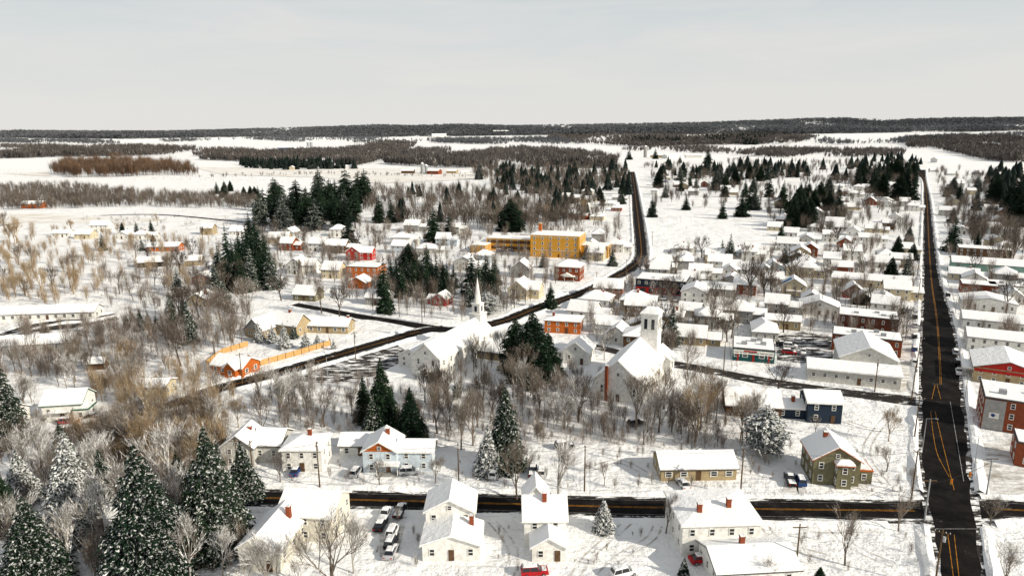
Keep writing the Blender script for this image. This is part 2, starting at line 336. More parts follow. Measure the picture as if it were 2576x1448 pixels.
    if door:
        ox,oy,w=blocks[0][:3]; n=max(1,min(12,int(w/sp))); dx=ox+(n//2+.5)/n*w-w/2
        dd=ob('door',DOOR,root,(dx,oy,0.15)); 
        if lod==0: ob('door_handle',KNOB,dd)
        if porch:
            pw,pd=porch
            MB().box(dx,oy-pd/2,0,pw,pd,.25).build('porch_floor','grey',root)
            MB().box(dx,oy-pd/2-.1,2.6,pw+.4,pd+.2,.15,0).box(dx,oy-pd/2-.1,2.75,pw+.2,pd,.25,1).build('porch_roof',['trim','snow_roof'],root)
            for s_ in (-1,1): MB().box(dx+s_*(pw/2-.15),oy-pd+.15,.25,.16,.16,2.35).build('post','trim',root)
    ca,sa=math.cos(R(rot)),math.sin(R(rot))
    for ox,oy,w,d,h,_,_ in blocks:
        cx,cy=ox,oy+d/2; BL.append((x+ca*cx-sa*cy,y+sa*cx+ca*cy,max(w,d)/2,R(rot),w/2,d/2))
    return root
HS=[
("white house with low addition","white clapboard house with a low gabled front addition, below the lower road",'house','house',1136,1410,0,'white',[(0,0,10.3,7,3.2,'gy',1.8),(-.8,6.9,9,7,5.6,'gy',2.4)],dict(chim=[(3.4,5,4.4)],trim='trim')),
("white cross gabled house","white two storey cross gabled house with brick chimney, just below the lower road",'house','house',1374,1412,0,'white',[(.5,0,6,4.6,2.9,'gy',1.8),(0,4.5,7.6,6.5,5.6,'gx',2.8),(-1.4,10.9,4.6,5,5.7,'gy',2.9)],dict(chim=[(0,7,8)],trim='trim')),
("big white block house","big white two storey block house with two brick chimneys on its low snowy roof",'house','house',1812,1395,2,'white',[(0,0,14.2,11.5,6,'hip',1.3)],dict(chim=[(-3.3,3,7),(2.4,4,7.3)],trim='trim')),
("low house at bottom edge","low white house with long snowy roof and dark chimney at the bottom edge",'house','house',1905,1478,4,'white',[(0,0,14,9,3.2,'gx',1.8)],dict(chim=[(-1,5,5)])),
("cream two block house","pale cream house of two gabled blocks beside the large foreground spruces",'house','house',655,1436,-8,'offwhite',[(0,0,7.5,11,4.4,'gy',2.6),(4.2,9.5,10.5,9,5.4,'gx',2.6)],dict(chim=[(2,8,6.5)],trim='trim')),
("grey cottage under spruces","small grey cottage half hidden under the foreground spruces",'house','house',295,1350,-5,'grey',[(0,0,7.5,6,2.8,'gx',1.8)],{}),
("white twin gabled house","white twin gabled house above the lower road, leftmost of its row",'house','house',622,1172,-4,'ltgrey',[(-2,0,7.5,8,4.6,'gy',2.8),(4,2,6.5,8,4.4,'gx',2.2)],dict(chim=[(-1,5,6)])),
("square white house","square white house with hip roof between the lower road and the thicket",'house','house',762,1186,0,'white',[(0,0,9,8,5.2,'hip',1.8)],dict(chim=[(1,4,7)],trim='trim')),
("small white garage","small white gabled garage left of the pale blue house",'garage','garage',890,1147,0,'white',[(0,0,6.4,7,2.7,'gx',1.5)],{}),
("pale blue house","pale blue two storey house with orange pediment above its front",'house','house',957,1189,-2,'ltblue',[(0,0,7.6,8,5.2,'gy',2.3),(7.7,1.2,7.8,6,4.7,'gx',1.4)],dict(gcol='orange',trim='trim',porch=(5,1.8),chim=[(1,5,7)])),
("long stone ranch house","long low stone ranch house with snowy roof above the lower road",'house','house',1757,1208,1,'tan',[(0,0,16.5,8,2.9,'gx',2)],dict(ww=1.6,wh=1.3)),
("olive gabled house","olive two storey house with orange trimmed gable and bay, near the main junction",'house','house',2100,1220,-8,'olive',[(0,0,9.5,9,5.8,'gy',3),(6.2,1.5,3.4,5,2.9,'flat',0),(1.2,-1.5,3,1.6,5.4,'hip',.8)],dict(gcol='olive',trim='orange',chim=[(-1,6,8)])),
("navy blue house","dark navy two storey house with low left wing near the main street",'house','house',2072,1064,-8,'navy',[(0,0,8.5,8,5.6,'gx',1.8),(-8,2,7.6,6,2.9,'gx',1.4)],dict(trim='trim',chim=[(-7,4,4)])),
("dark brown barn","dark brown barn with broad snowy roof left of the navy house",'barn','barn',1895,1048,-10,'brown',[(0,0,14,10,3,'gx',3)],dict(wins=False)),
("green porched white house","white house with green porch trim at the left beside the red car",'house','house',160,1055,8,'white',[(0,0,10,8,4.4,'gx',2.6),(5,-1,4,5,2.8,'flat',0)],dict(trim='green',porch=(5,1.6))),
("low cream cottage","low cream cottage among golden trees above the winding road",'house','house',382,1000,0,'cream',[(0,0,8,7,3.2,'gx',1.2)],{}),
("white house at left edge","white house cut by the left edge of the frame",'house','house',-6,1085,0,'white',[(0,0,8,7,4,'gx',2)],{}),
("orange roadside house","orange brick roadside house with small front gable by the tan fence",'house','house',572,945,-20,'orange',[(0,0,12,8,3.2,'gx',2.2),(2.5,-1.5,4.2,4,3.3,'gy',1.8)],dict(trim='trim',ww=1.4)),
("tiny brown shed","tiny brown shed alone in the snow at left",'shed','shed',242,930,10,'brown',[(0,0,5,4,2.3,'gx',1.2)],dict(wins=False)),
("long white motel","long white single storey motel building at the left edge",'motel','motel',110,806,6,'white',[(0,0,40,8,3.1,'gx',2.2)],dict(ww=1.5,sp=3.3)),
("low cream motel wing","low cream motel wing in front of the dark slushy lot",'motel','motel',75,885,10,'ltgrey',[(0,0,28,8,2.8,'gx',2.2)],dict(sp=3.4)),
("grey gabled house","grey green gabled house with long tan rear wing beside small snowy firs",'house','house',640,850,-24,'tan',[(0,0,8.5,10,3.4,'gy',3.8),(7,7,14,8,4.2,'gx',3.6)],dict(gcol='grey',chim=[(8,11,7.5)])),
("tan ranch house","tan ranch house with brick end chimney above the tan fence",'house','house',824,838,-8,'tan',[(0,0,16,8,2.9,'gx',2.2)],dict(chim=[(7,4,4.5)],ww=1.4)),
("garage beside the church","tan wooden garage between the steepled church and the dark pine",'garage','garage',1237,905,-25,'tan',[(0,0,10,7,2.8,'gx',2.2)],{}),
("white house behind tower","white gabled house between the big dark spruce and the square towered church",'house','house',1447,916,-20,'white',[(0,0,8.5,9,4.2,'gy',3.2),(-6,3,5,6,3,'gx',1.5)],dict(trim='trim')),
("orange brick hip building","orange brick building with flat hip roof beside the curving road",'shop','shop',1414,838,-14,'orange',[(0,0,13.5,9,4.6,'hip',.9)],dict(chim=[(-4,4,5.4)])),
("white central cottage","white cottage with snowy roof right of the orange brick building",'house','house',1525,840,-18,'white',[(0,0,10,8,3.6,'gx',2.4)],{}),
("cream hip roofed house","cream house with tall hip roof in the middle of the village",'house','house',1595,783,-16,'cream',[(0,0,12,10,4.4,'hip',3.4)],dict(chim=[(1,4,7)])),
("navy and red shops","navy upper storey over red shop front, flat snowy roof, at the road bend",'shop','shop',1660,740,-22,'navy',[(0,0,23,15,6.4,'flat',0)],dict(ww=1.2)),
("brick library","square red brick library with hip roof and pale portico",'library','library',1426,706,-18,'brick',[(0,0,13,11,7,'hip',2.8)],dict(porch=(5,2.4),trim='trim')),
("cream victorian house","cream victorian house with steep crossed gables below the school",'house','house',1300,752,-20,'cream',[(0,0,9,10,4.6,'gy',3.8),(6,3,7,7,4.4,'gx',3)],dict(trim='trim',lod=0)),
("blue grey gabled house","blue grey house with steep gable behind the cream victorian house",'house','house',1308,698,-15,'grey',[(0,0,9.5,9,4.8,'gy',3.8)],dict(lod=1)),
("red farmhouse","bright red house with white trimmed windows left of the school",'house','house',888,655,-10,'red',[(0,0,8.5,9,5.2,'gy',3),(7,2,8,7,4.8,'gx',2.6)],dict(lod=1,trim='trim')),
("orange flat brick building","orange brick two storey building with flat snowy roof below the red house",'building','building',912,700,-12,'orange',[(0,0,17,12,5.8,'flat',0)],dict(lod=1)),
("orange gabled garage","orange garage with dark front gable in front of the flat brick building",'garage','garage',898,726,-14,'orange',[(0,0,9.5,8,3,'gy',2.6)],dict(lod=1,wins=False)),
("white gable house","white gabled house between the dark spruces and the red house",'house','house',742,690,-12,'white',[(0,0,9,9,5,'gy',3.6),(6.5,3,7,7,4.6,'gx',3)],dict(lod=1)),
("cream corner house","cream house directly left of the orange flat roofed building",'house','house',832,700,-12,'cream',[(0,0,10,9,4.6,'gx',3.4)],dict(lod=1)),
("black barn","long black barn with snowy roof in the left meadow",'barn','barn',380,672,14,'black',[(0,0,15,8,3,'gx',2.2)],dict(lod=1,wins=False)),
("orange ranch house","orange ranch house with wide snowy roof behind the black barn",'house','house',410,632,0,'orange',[(0,0,20,9,3,'gx',2)],dict(lod=1)),
("small tan cabin","small tan cabin with an orange side right of the black barn",'cabin','cabin',486,668,10,'tan',[(0,0,9,7,3,'gx',2.2)],dict(lod=1)),
("lone red barn","lone red barn at the edge of the far left wood",'barn','barn',80,524,5,'orange',[(0,0,20,10,4.6,'gx',2.4)],dict(lod=2,wins=False)),
("little red garage","little bright red garage among spruces above the cross street",'garage','garage',1104,769,-20,'red',[(0,0,6.6,7,3.2,'gy',2.2),(-4.5,2,4,5,2.4,'gx',1.2)],dict(trim='trim')),
("grey cross street house","grey house with snowy roof beside the cross street",'house','house',945,768,-15,'grey',[(0,0,10,8,3.4,'gx',2.6)],dict(lod=1)),
("grey green cottage","grey green cottage under bare trees above the tan ranch house",'house','house',765,757,-15,'olive',[(0,0,11,8,3,'gx',3.2)],dict(lod=1)),
("chimneyed tan house","tan house with brick chimney among the left spruces",'house','house',497,770,-10,'tan',[(0,0,9,8,3.2,'gy',2.4)],dict(chim=[(2,4,5)],lod=1)),
("white farmhouse","white farmhouse at the back of the left meadow",'house','house',250,583,0,'white',[(0,0,14,9,5,'gx',3)],dict(lod=1)),
("cream farmhouse","cream farmhouse in front of the white farmhouse at far left",'house','house',208,601,0,'cream',[(0,0,12,9,3.5,'gx',2.5)],dict(lod=1)),
("far white shed","white shed leftmost in the rear meadow",'shed','shed',152,597,0,'white',[(0,0,13,8,3,'gx',2)],dict(lod=1)),
("spruce shaded tan house","tan house right of the tall spruce group",'house','house',700,612,0,'tan',[(0,0,14,9,4,'gx',3)],dict(lod=1)),
("grey workshop","long grey workshop with tall gabled rear hall beside the side street",'workshop','workshop',2145,968,-20,'ltgrey',[(0,0,25,10,3.9,'gx',1.6),(5,9.8,16,18,5.4,'gy',3.8)],dict(ww=1.2,wh=1.2,trim='trim')),
("dark brick store block","dark brick store block with flat snowy roof, rear of the pair by the main street",'store','store',2180,838,-26,'dbrick',[(0,0,20,12,6,'flat',0)],dict(ww=.9)),
("red brick store block","red brick store block with flat snowy roof, front of the pair by the main street",'store','store',2176,890,-26,'brick',[(0,0,21,10,5.6,'flat',0)],dict(ww=.9)),
("teal shop","teal shop with red and white windows under a flat roof",'shop','shop',1894,910,-18,'teal',[(0,0,13,13,4.2,'flat',0)],dict(ww=1.8,wh=1.9,sp=2.4)),
("low tan diner","low tan building behind the teal shop",'shop','shop',1968,828,-20,'tan',[(0,0,12.5,9,3.3,'gx',1.2)],{}),
("long cream building","long cream low building left of the main street",'building','building',2190,724,-26,'cream',[(0,0,34,10,3.6,'gx',2)],dict(lod=1)),
("yellow tan house","yellow tan two storey gabled house amid bare trees",'house','house',1995,745,-20,'cream',[(0,0,10,9,4.8,'gy',3.2)],dict(lod=0,porch=(6,1.6))),
("brick cottage","small brick cottage above the long cream building",'house','house',2118,688,-20,'brick',[(0,0,10,8,3.6,'gx',2.4)],dict(lod=1)),
("blue village house","blue house right above the navy and red shops",'house','house',1668,676,-20,'blue',[(0,0,11,9,4.4,'gx',2.6)],dict(lod=1)),
("black gabled garage","black garage with white gable roof near the main street",'garage','garage',2170,768,-26,'black',[(0,0,8,8,2.8,'gy',2.4)],dict(wins=False)),
("white gabled garage","white garage right of the black garage",'garage','garage',2222,772,-26,'white',[(0,0,9,9,2.8,'gy',2.4)],dict(wins=False)),
("teal warehouse","long pale teal warehouse right of the main street",'warehouse','warehouse',2490,690,-28,'mint',[(0,0,34,15,5,'gx',2.2)],dict(lod=1,wins=False)),
("dark brown warehouse","dark brown warehouse behind the teal warehouse",'warehouse','warehouse',2475,648,-28,'brown',[(0,0,26,13,4.8,'flat',0)],dict(lod=1)),
("brick corner building","brick corner building with grey panelled wall and round blue sign at the right edge",'building','building',2562,1092,-30,'brick',[(0,0,16,14,8.2,'flat',0)],dict(ww=1.,sp=3.4)),
("red gabled shop","low shop with a broad red gable at the right edge",'shop','shop',2532,970,-30,'tan',[(0,0,17,17,4.6,'gy',2.6)],dict(gcol='red')),
("edge brick shop","brick shop cut by the right edge above the junction",'shop','shop',2605,1180,-30,'brick',[(0,0,8,8,5.5,'flat',0)],dict()),
("white store row","white store with long ridged snowy roof, directly above the red gabled shop",'store','store',2515,890,-28,'white',[(0,0,19,13,4.8,'gx',1.6)],dict()),
("second white store","white store with low ridged roof, second above the red gabled shop",'store','store',2500,835,-28,'white',[(0,0,20,13,4,'gx',1.7)],dict(lod=0)),
("third white store","white store with front gable, third above the red gabled shop",'store','store',2485,785,-28,'white',[(0,0,19,13,4,'gy',1.8)],dict(lod=1)),
("brick store at right","brick store below the teal warehouse",'store','store',2462,742,-28,'brick',[(0,0,14,11,4.4,'flat',0)],dict(lod=1)),
("white flat roofed store","white flat roofed store at the right edge beside the brick store",'store','store',2545,745,-28,'white',[(0,0,18,12,4.4,'flat',0)],dict(lod=1)),
("low grey office","low grey office with wide snowy roof below the school field",'office','office',1805,745,-20,'grey',[(0,0,15,10,3.4,'gx',2)],dict(lod=1)),
("white double house","white double house with wide snowy roof left of the brick cottage",'house','house',1850,700,-20,'white',[(0,0,13,9,4.8,'gx',3),(-3,-3,6,5,4.8,'gy',2.4)],dict(lod=1)),
("white hall","white hall with broad snowy roof left of the brick store blocks",'hall','hall',2060,795,-22,'white',[(0,0,15,11,3.8,'gy',2.8)],dict(lod=1)),
]
ROOT={}
for h in HS:
    ROOT[h[0]]=house(*h[:9],**h[9])
r=ROOT["navy and red shops"]; MB().box(0,-.06,.05,22.6,.1,2.9).build('storefront','red',r); MB().box(11.56,7,.05,.1,13,2.9).build('storefront','red',r)
for x in (-8,-4,0,4,8): MB().box(x,-.14,.6,2.4,.05,1.9).build('shop_window','glass',r)
r=ROOT["teal shop"]; MB().box(0,-.1,3.2,12.6,.12,.7).build('sign_board','trim',r); MB().box(-1,-.18,3.3,4,.05,.5).build('sign_board','red',r)
MB().box(0,-.45,2.75,12.6,.8,.12).build('awning','white',r)
for x in (-4.8,0,4.8): MB().box(x,-.1,.1,.5,.14,2.5).build('pilaster','red',r)
for x,y in ((-3,4),(0,8),(3,5),(2,9.5)): MB().box(x,y,4.6,1.8,1.4,1.).build('roof_vent','metal',r)
r=ROOT["brick corner building"]; MB().box(-5.6,-.08,.1,4.4,.12,7.9).build('wall_panel','grey',r)
MB().box(-5.6,-.18,3.2,2.1,.05,1.5).build('sign_board','white',r); MB().tube((-5.8,-.22,4.0),(-5.8,-.26,4.0),.45,.45,12,cap=True).build('sign_emblem','carblue',r)
for nm_ in ("brick corner building","white flat roofed store","red brick store block","dark brick store block","navy and red shops"):
    r=ROOT[nm_]
    for x,y in ((-4,4),(3,7),(5,3.5)): MB().box(x,y,4.4 if 'white' in nm_ else 5.6,1.6,1.3,1.4 if 'corner' not in nm_ else 4.2).build('roof_vent','metal',r)
r=ROOT["red gabled shop"]; MB().box(0,-.1,3.4,16.8,.14,.9).build('fascia_board','red',r)
r=ROOT["brick library"]; MB().add([(-3,-2.6,3.05),(3,-2.6,3.05),(0,-2.6,4.4),(-3,0,3.05),(3,0,3.05),(0,0,4.4)],[(0,1,2),(0,2,5,3),(1,4,5,2)]).build('pediment','trim',r)
r=ROOT["yellow tan house"]; MB().add([(-5.6,1,4.95),(-1.2,1,7.8),(-1.2,5,7.8),(-5.6,5,4.95)],[(0,1,2,3)]).build('roof_tarp','tarp',r)
# school
sc=house("golden brick school","large golden tan brick school with flat roofs, tall central block and lower wings",'school','school',1395,648,-17,'gold',
 [(0,0,30,19,13,'flat',0),(23,6,16,12,7,'flat',0),(-31.5,15,33,13,7.6,'flat',0),(-50,4,10,22,4.6,'flat',0)],lod=1,ww=1.3,wh=2.7,sp=4.6,trim='cream',fl=None)
MB().box(0,-.1,4.1,30.2,.16,.35).build('stone_band','cream',sc); MB().box(0,-.1,11.9,30.2,.16,.3).build('stone_band','cream',sc)
for x in (-14.4,14.4): MB().box(x,-.16,0,.9,.3,13).build('pilaster','gold',sc)
for z in (1.2,4.9): MB().box(-31.5,14.95,z,31,.1,1.9).build('window_band','brown',sc)
MB().box(-13,16,10,1.8,1.8,8,0).box(-13,16,18,2.1,2.1,.4,1).build('chimney_stack',['orange','cream'],sc)
# churches
def church(short,label,px,py,rot,w,L,h,rise,kind,extra=()):
    return house(short,label,'church','church',px,py,rot,'white',[(0,0,w,L,h,'gy',rise)]+list(extra),lod=0,ww=.9,wh=2.6,sp=3.9,fl=1 if kind!='spire' else 2,trim='trim')
c1=church("steepled white church","long white church with slim pointed steeple at its road end",1072,950,-26,10.5,35,6.6,4.4,'spire',[(-10,6,9,14,3.6,'gy',2.4)])
MB().box(0,34,0,4.4,4.4,12.4).build('tower','white',c1)
MB().box(0,34,12.4,4.9,4.9,.3).box(0,34,12.7,3.1,3.1,3.2).box(0,34,15.9,3.6,3.6,.3).build('belfry','white',c1)
for a in range(4):
    t=a*math.pi/2; ob('louver',PANE,c1,(1.57*math.sin(t),34-1.57*math.cos(t),14.3),t,(1.1,1,2.1))
sp_=MB(); n=8
sp_.add([(1.3*math.cos(2*math.pi*i/n),34+1.3*math.sin(2*math.pi*i/n),16.2) for i in range(n)]+[(0,34,25.5)],[(i,(i+1)%n,n) for i in range(n)]).build('spire','white',c1)
MB().tube((0,34,25.3),(0,34,26.4),.06,.04,4).build('finial','metal',c1)
MB().box(0,-1.3,0,3.4,2.6,2.6,0).add([(-2,-2.9,2.6),(2,-2.9,2.6),(0,-2.9,3.8),(-2,0,2.6),(2,0,2.6),(0,0,3.8)],[(0,1,2),(0,2,5,3),(1,4,5,2)],1).build('vestibule',['white','snow_roof'],c1)
c2=church("square towered church","white church with square louvered bell tower and red brick chimney",1553,1010,-25,14,27,6,6,'tower',[(5,26.5,8,6,5,'gy',3)])
MB().box(2.6,26.5,0,5.2,5.2,19.5).box(2.6,26.5,19.5,6,6,.5).box(2.6,26.5,13.6,5.7,5.7,.35).build('tower','white',c2)
MB().box(2.6,26.5,20,5.8,5.8,1.3,0,.55).build('tower_roof','snow_roof',c2)
for a in range(4):
    t=a*math.pi/2
    for s_ in (-1,1): ob('louver',PANE,c2,(2.6+2.62*math.sin(t)+s_*1.1*math.cos(t),26.5-2.62*math.cos(t)+s_*1.1*math.sin(t),16.6),t,(1.1,1,3.6))
MB().box(-3.2,-.5,0,.8,.8,10.5,0).box(-3.2,-.5,10.5,.95,.95,.2,1).build('chimney',['brick','snow'],c2)
# auto houses
def inb(x,y,mar=2.):
    for bx,by,rad,a,hw,hd in BL:
        dx,dy=x-bx,y-by
        if dx*dx+dy*dy>(rad*1.5+mar)**2: continue
        u=dx*math.cos(a)+dy*math.sin(a); v=-dx*math.sin(a)+dy*math.cos(a)
        if abs(u)<hw+mar and abs(v)<hd+mar: return True
    return False
AH=[(1640,620,1960,700,14,-18),(1700,700,1960,880,14,-20),(1960,560,2300,700,26,-25),(2000,740,2300,810,7,-26),(2100,465,2305,560,16,-25),(2375,440,2576,640,22,-25),
 (1420,450,1580,560,16,-18),(1640,450,1900,505,14,-18),(1460,750,1720,890,12,-18),(2400,690,2576,860,5,-28),(700,580,850,640,5,-10),(1200,420,1580,470,9,-10),(540,680,700,740,3,-10),(940,570,1160,660,6,-12),(620,418,900,428,5,0),
 (2330,430,2576,470,8,-20),(1900,500,2100,600,8,-20),(1480,600,1570,660,4,-15),(300,590,600,620,4,0),(1150,650,1260,700,3,-15)]
cols=[('white','white'),('white','white'),('cream','cream'),('white','white'),('ltgrey','light grey'),('grey','grey'),('tan','tan'),('white','white'),('ltgrey','light grey'),('brown','brown'),('ltblue','pale blue'),('white','white'),('cream','cream'),('brick','red brick')]
for x0,y0,x1,y1,n,ro in AH:
    k=0; tries=0
    while k<n and tries<n*30:
        tries+=1; px,py=U(x0,x1),U(y0,y1); x,y=P(px,py)
        if roaddist(x,y)<9 or any(math.hypot(x-B[0],y-B[1])<B[2]+8 for B in BL): continue
        if 1625<px<1930 and 540<py<632: continue
        cm,cn=random.choice(cols); w=U(8,13);d=U(8,11); two=random.random()<.5; h=4.9 if two else 3
        bl=[(0,0,w,d,h,random.choice(['gx','gy','gx','hip']),U(2.2,3.4))]
        if random.random()<.6: bl.append((w/2+2.4,1.5,5,d*.7,h*.75,'gx',1.6))
        lod=1 if py>560 else 2
        a=ro+U(-6,6)+random.choice([0,0,90 if lod==1 else 0])
        desc=f"{'tall' if two else 'low'} {cn} {dict(gx='long ridged',gy='front gabled',hip='hip roofed')[bl[0][5]]} house"
        house('', '', 'house','house',px,py,a,cm,bl,lod=lod,auto_=desc,mark=False,xy=(x,y),chim=[(w*.2,d*.5,h+1.8)] if random.random()<.5 else (),wins=True,door=lod<2); k+=1
def farm(px,py,specs):
    for i,(dx,w,d,h,col,nm,lab) in enumerate(specs):
        x,y=P(px+dx,py+(i%2)*2-1); z=float(hgt(x,y))
        r=house('',lab,nm,nm,px+dx,py,U(-25,25),col,[(0,0,w,d,h,'gx',h*.5)],lod=2,mark=False,xy=(x,y),wins=False,door=False); r.location.z=z
def silo(px,py,h,r,lab,col='metal'):
    x,y=P(px,py); z=float(hgt(x,y)); o=ob('silo',None,None,(x,y,z)); tag(o,lab,'silo')
    MB().tube((0,0,0),(0,0,h),r,r,14,cap=True).build('cylinder_wall',col,o); MB().tube((0,0,h),(0,0,h+r*.8),r,.3,14,cap=True).build('dome','snow_roof',o)
farm(1080,438,[(-55,22,12,5,'brown','barn','brown barn, leftmost in the near farm with silos'),(8,22,14,6,'brick','barn','red barn behind the farm silos'),(55,18,12,4.5,'tan','barn','tan barn at the right of the near farm'),(90,14,10,4,'white','barn','white shed at the right end of the near farm')])
silo(1063,436,17,3,'left silo of the near farm'); silo(1073,437,14,3,'right silo of the near farm')
farm(740,379,[(-15,80,30,9,'blue','barn','blue walled long barn, left of a pair on the far left field'),(20,60,30,9,'mint','barn','pale green long barn, right of a pair on the far left field')])
silo(776,375,26,5,'left of two far silos beside the long barns'); silo(784,375,26,5,'right of two far silos beside the long barns')
farm(1700,398,[(-45,40,20,6,'tan','barn','tan long shed, left of the row beyond the village'),(0,50,24,7,'white','barn','white long shed in the middle of the row beyond the village'),(45,44,22,6,'ltgrey','barn','grey long shed, right of the row beyond the village')])
silo(1623,396,28,4.5,'tall grey silo standing alone beyond the village road','grey')
farm(2385,410,[(0,50,20,7,'white','barn','white barn on the far right field')]); farm(845,424,[(0,22,12,5,'orange','barn','orange barn by the far field edge'),(35,16,10,5,'white','barn','white shed by the far field edge')])
farm(1105,345,[(0,120,50,16,'white','barn','white farm on the far central ridge')]); farm(1262,337,[(0,140,60,18,'ltgrey','barn','pale farm on the far ridge right of centre')])
# ---------------- trees
def conifer(seed,tiers,nb,kind='fir'):
    rd=random.Random(seed); mb=MB(); u=rd.uniform
    for i in range(tiers):
        f=i/(tiers-1)
        if kind=='fir': z0=.07+.91*f; rad=.21*(1-f)**.85+.012
        elif kind=='full': z0=.06+.92*f; rad=.21*(1-f**1.8)**.8*u(.8,1.12)+.015
        else: z0=.2+.78*f; rad=.2*math.sin(math.pi*min(1,.25+.75*f))**.7*u(.75,1.1)+.012
        k=max(4,int(nb*(1-.5*f)))
        a0=u(0,6.3)
        for j in range(k):
            if kind=='pine' and rd.random()<.1: continue
            a=a0+2*math.pi*j/k+u(-.25,.25); r_=rad*u(.65,1.2); zz=z0+u(-.018,.018); dr=u(.3,.6) if kind=='fir' else u(.1,.5)
            dx,dy=math.cos(a),math.sin(a); W=r_*.42*(1.1 if nb<12 else .6)
            def pt(s,o): 
                z=zz-dr*r_*s**1.3+(.08*r_ if s==1 else 0)-abs(o)*.7
                return (dx*r_*s-dy*o,dy*r_*s+dx*o,z)
            vs=[]
            for s,wf in [(0,.25),(.35,.75),(.7,.7),(1,.06)]:
                o=W*wf*u(.6,1.15); vs+=[pt(s,-o),pt(s,0),pt(s,o)]
            fs=[]
            for q in range(3):
                b=q*3; fs+=[(b,b+1,b+4,b+3),(b+1,b+2,b+5,b+4)]
            mb.add(vs,fs)
            for q in range(7 if nb>=16 else 4):
                s=u(.25,.95); sg=rd.choice([-1,1]); l=W*u(.8,1.7); w=.05*r_+.002
                p=pt(s,sg*W*.4); tip=pt(min(1.1,s+.22),sg*l); tip=(tip[0],tip[1],tip[2]-u(-.004,.02))
                mb.add([(p[0]-dx*w,p[1]-dy*w,p[2]),(p[0]+dx*w,p[1]+dy*w,p[2]),tip],[(0,1,2)])
    mb.tube((0,0,.9),(0,0,1.),.008,.001,4)
    return mb
def bare(seed,depth,thick,wid,spread=1.):
    rd=random.Random(seed); mb=MB(); u=rd.uniform; tr=MB()
    def grow(p,d,L,r,k):
        e=p+d*L+Vector((u(-1,1),u(-1,1),u(-.3,.6)))*L*.1
        (tr if k==depth else mb).tube(p,e,r,r*.62,5 if k==depth else 3)
        if k==0:
            for _ in range(3):
                q=p.lerp(e,u(.3,1)); t=q+(d+Vector((u(-1,1),u(-1,1),u(-.2,1)))*.7).normalized()*L*u(.7,1.3)
                s=Vector((u(-1,1),u(-1,1),u(-1,1))).normalized()*wid
                mb.add([q-s,q+s,t],[(0,1,2)])
            return
        n=rd.choice([3,3,4]) if k>1 else 3
        if k==depth: n=rd.choice([4,5])
        for j in range(n):
            q=p.lerp(e,1 if j==0 else u(.5,1)); a=u(0,6.28); o=d.orthogonal().normalized(); o=Matrix.Rotation(a+j*2*math.pi/n,3,d)@o
            tilt=u(.3,.72)*spread if j else u(.05,.3)
            nd=(d*math.cos(tilt)+o*math.sin(tilt)); nd.z+=.22; nd.normalize()
            grow(q,nd,L*u(.6,.85),max(r*.52,wid*.7),k-1)
    grow(Vector((0,0,0)),Vector((u(-.06,.06),u(-.06,.06),1)).normalized(),.25,.016*thick,depth)
    zs=max(v[2] for v in mb.v)
    for q in (mb,tr): q.v=[(a/zs,b/zs,c/zs) for a,b,c in q.v]
    return tr,mb
TR=MB().tube((0,0,-.01),(0,0,.5),.017,.011,7).tube((0,0,.5),(0,0,.95),.011,.003,5)
def fmesh(mb,mat): return mb.mesh('crown_'+mat,[mat])
FT=TR.mesh('trunk',['bark_dark'])
def firset(kind,mats,seeds,tiers,nb):
    out={}
    for s in seeds:
        mb=conifer(s,tiers,nb,kind)
        for m_ in mats: out.setdefault(m_,[]).append((FT,fmesh(mb,m_)))
    return out
FM=['fir_dark','fir_mid','fir_snowy']
FIRN=firset('fir',FM,[1,2,3],30,22)
FIR=firset('fir',FM,[4,5,6],17,11)
PINE=firset('pine',FM,[7,8,9],20,14)
FULL=firset('full',FM,[41,42],32,22)
BARE={}
for nm,mat,dep,wid,seeds,th in (('near','bark',5,.0013,[11,12,13,31],1.),('neardark','bark_dark',5,.0014,[14,15],1.1),('gold','bark_gold',5,.0015,[16,17,32],.8),('snowy','bark_snowy',5,.0017,[18,19,33],.9),
        ('mid','bark',4,.0032,[21,22,23,24],1.1),('midgold','bark_gold',4,.003,[25,26],1.),('middark','bark_dark',4,.0034,[27,28],1.2)):
    for s in seeds:
        t,c=bare(s,dep,th,wid,.95); BARE.setdefault(nm,[]).append((t.mesh('trunk',[mat]),c.mesh('crown',[mat])))
def tree(name,protos,x,y,h,wf,desc,cat,g,extra=None):
    o=ob(name,None,None,(x,y,0),U(0,6.28),(h*wf,h*wf,h)); t,c=random.choice(protos)
    ob('trunk',t,o); ob('crown',c,o); auto(o,desc,x,y,cat,g); return o
FD={'fir_dark':'dark green','fir_mid':'snow dusted','fir_snowy':'snow laden'}
NC=0;NB=0
def fir(px,py,top,w,m_,kind=None):
    global NC; NC+=1
    x,y=P(px,py); s=mpp(px,py); d=math.hypot(x,y); dep=math.atan2(HC,d); h=(py-top)*s/math.cos(dep)*.98; wm=w*s*(1.18 if py<880 else 1.05)
    sets=FIRN if py>880 else FIR
    if kind=='pine': sets=PINE
    if kind=='full': sets=FULL
    sz='towering' if h>22 else 'tall' if h>13 else 'small'
    tree('pine_tree' if kind=='pine' else 'spruce_tree',sets[m_],x,y,h,wm/(h*.44),f"{sz} {FD[m_]} {'pine' if kind=='pine' else 'spruce'}",'tree','conifers')
D,Mi,Sn='fir_dark','fir_mid','fir_snowy'
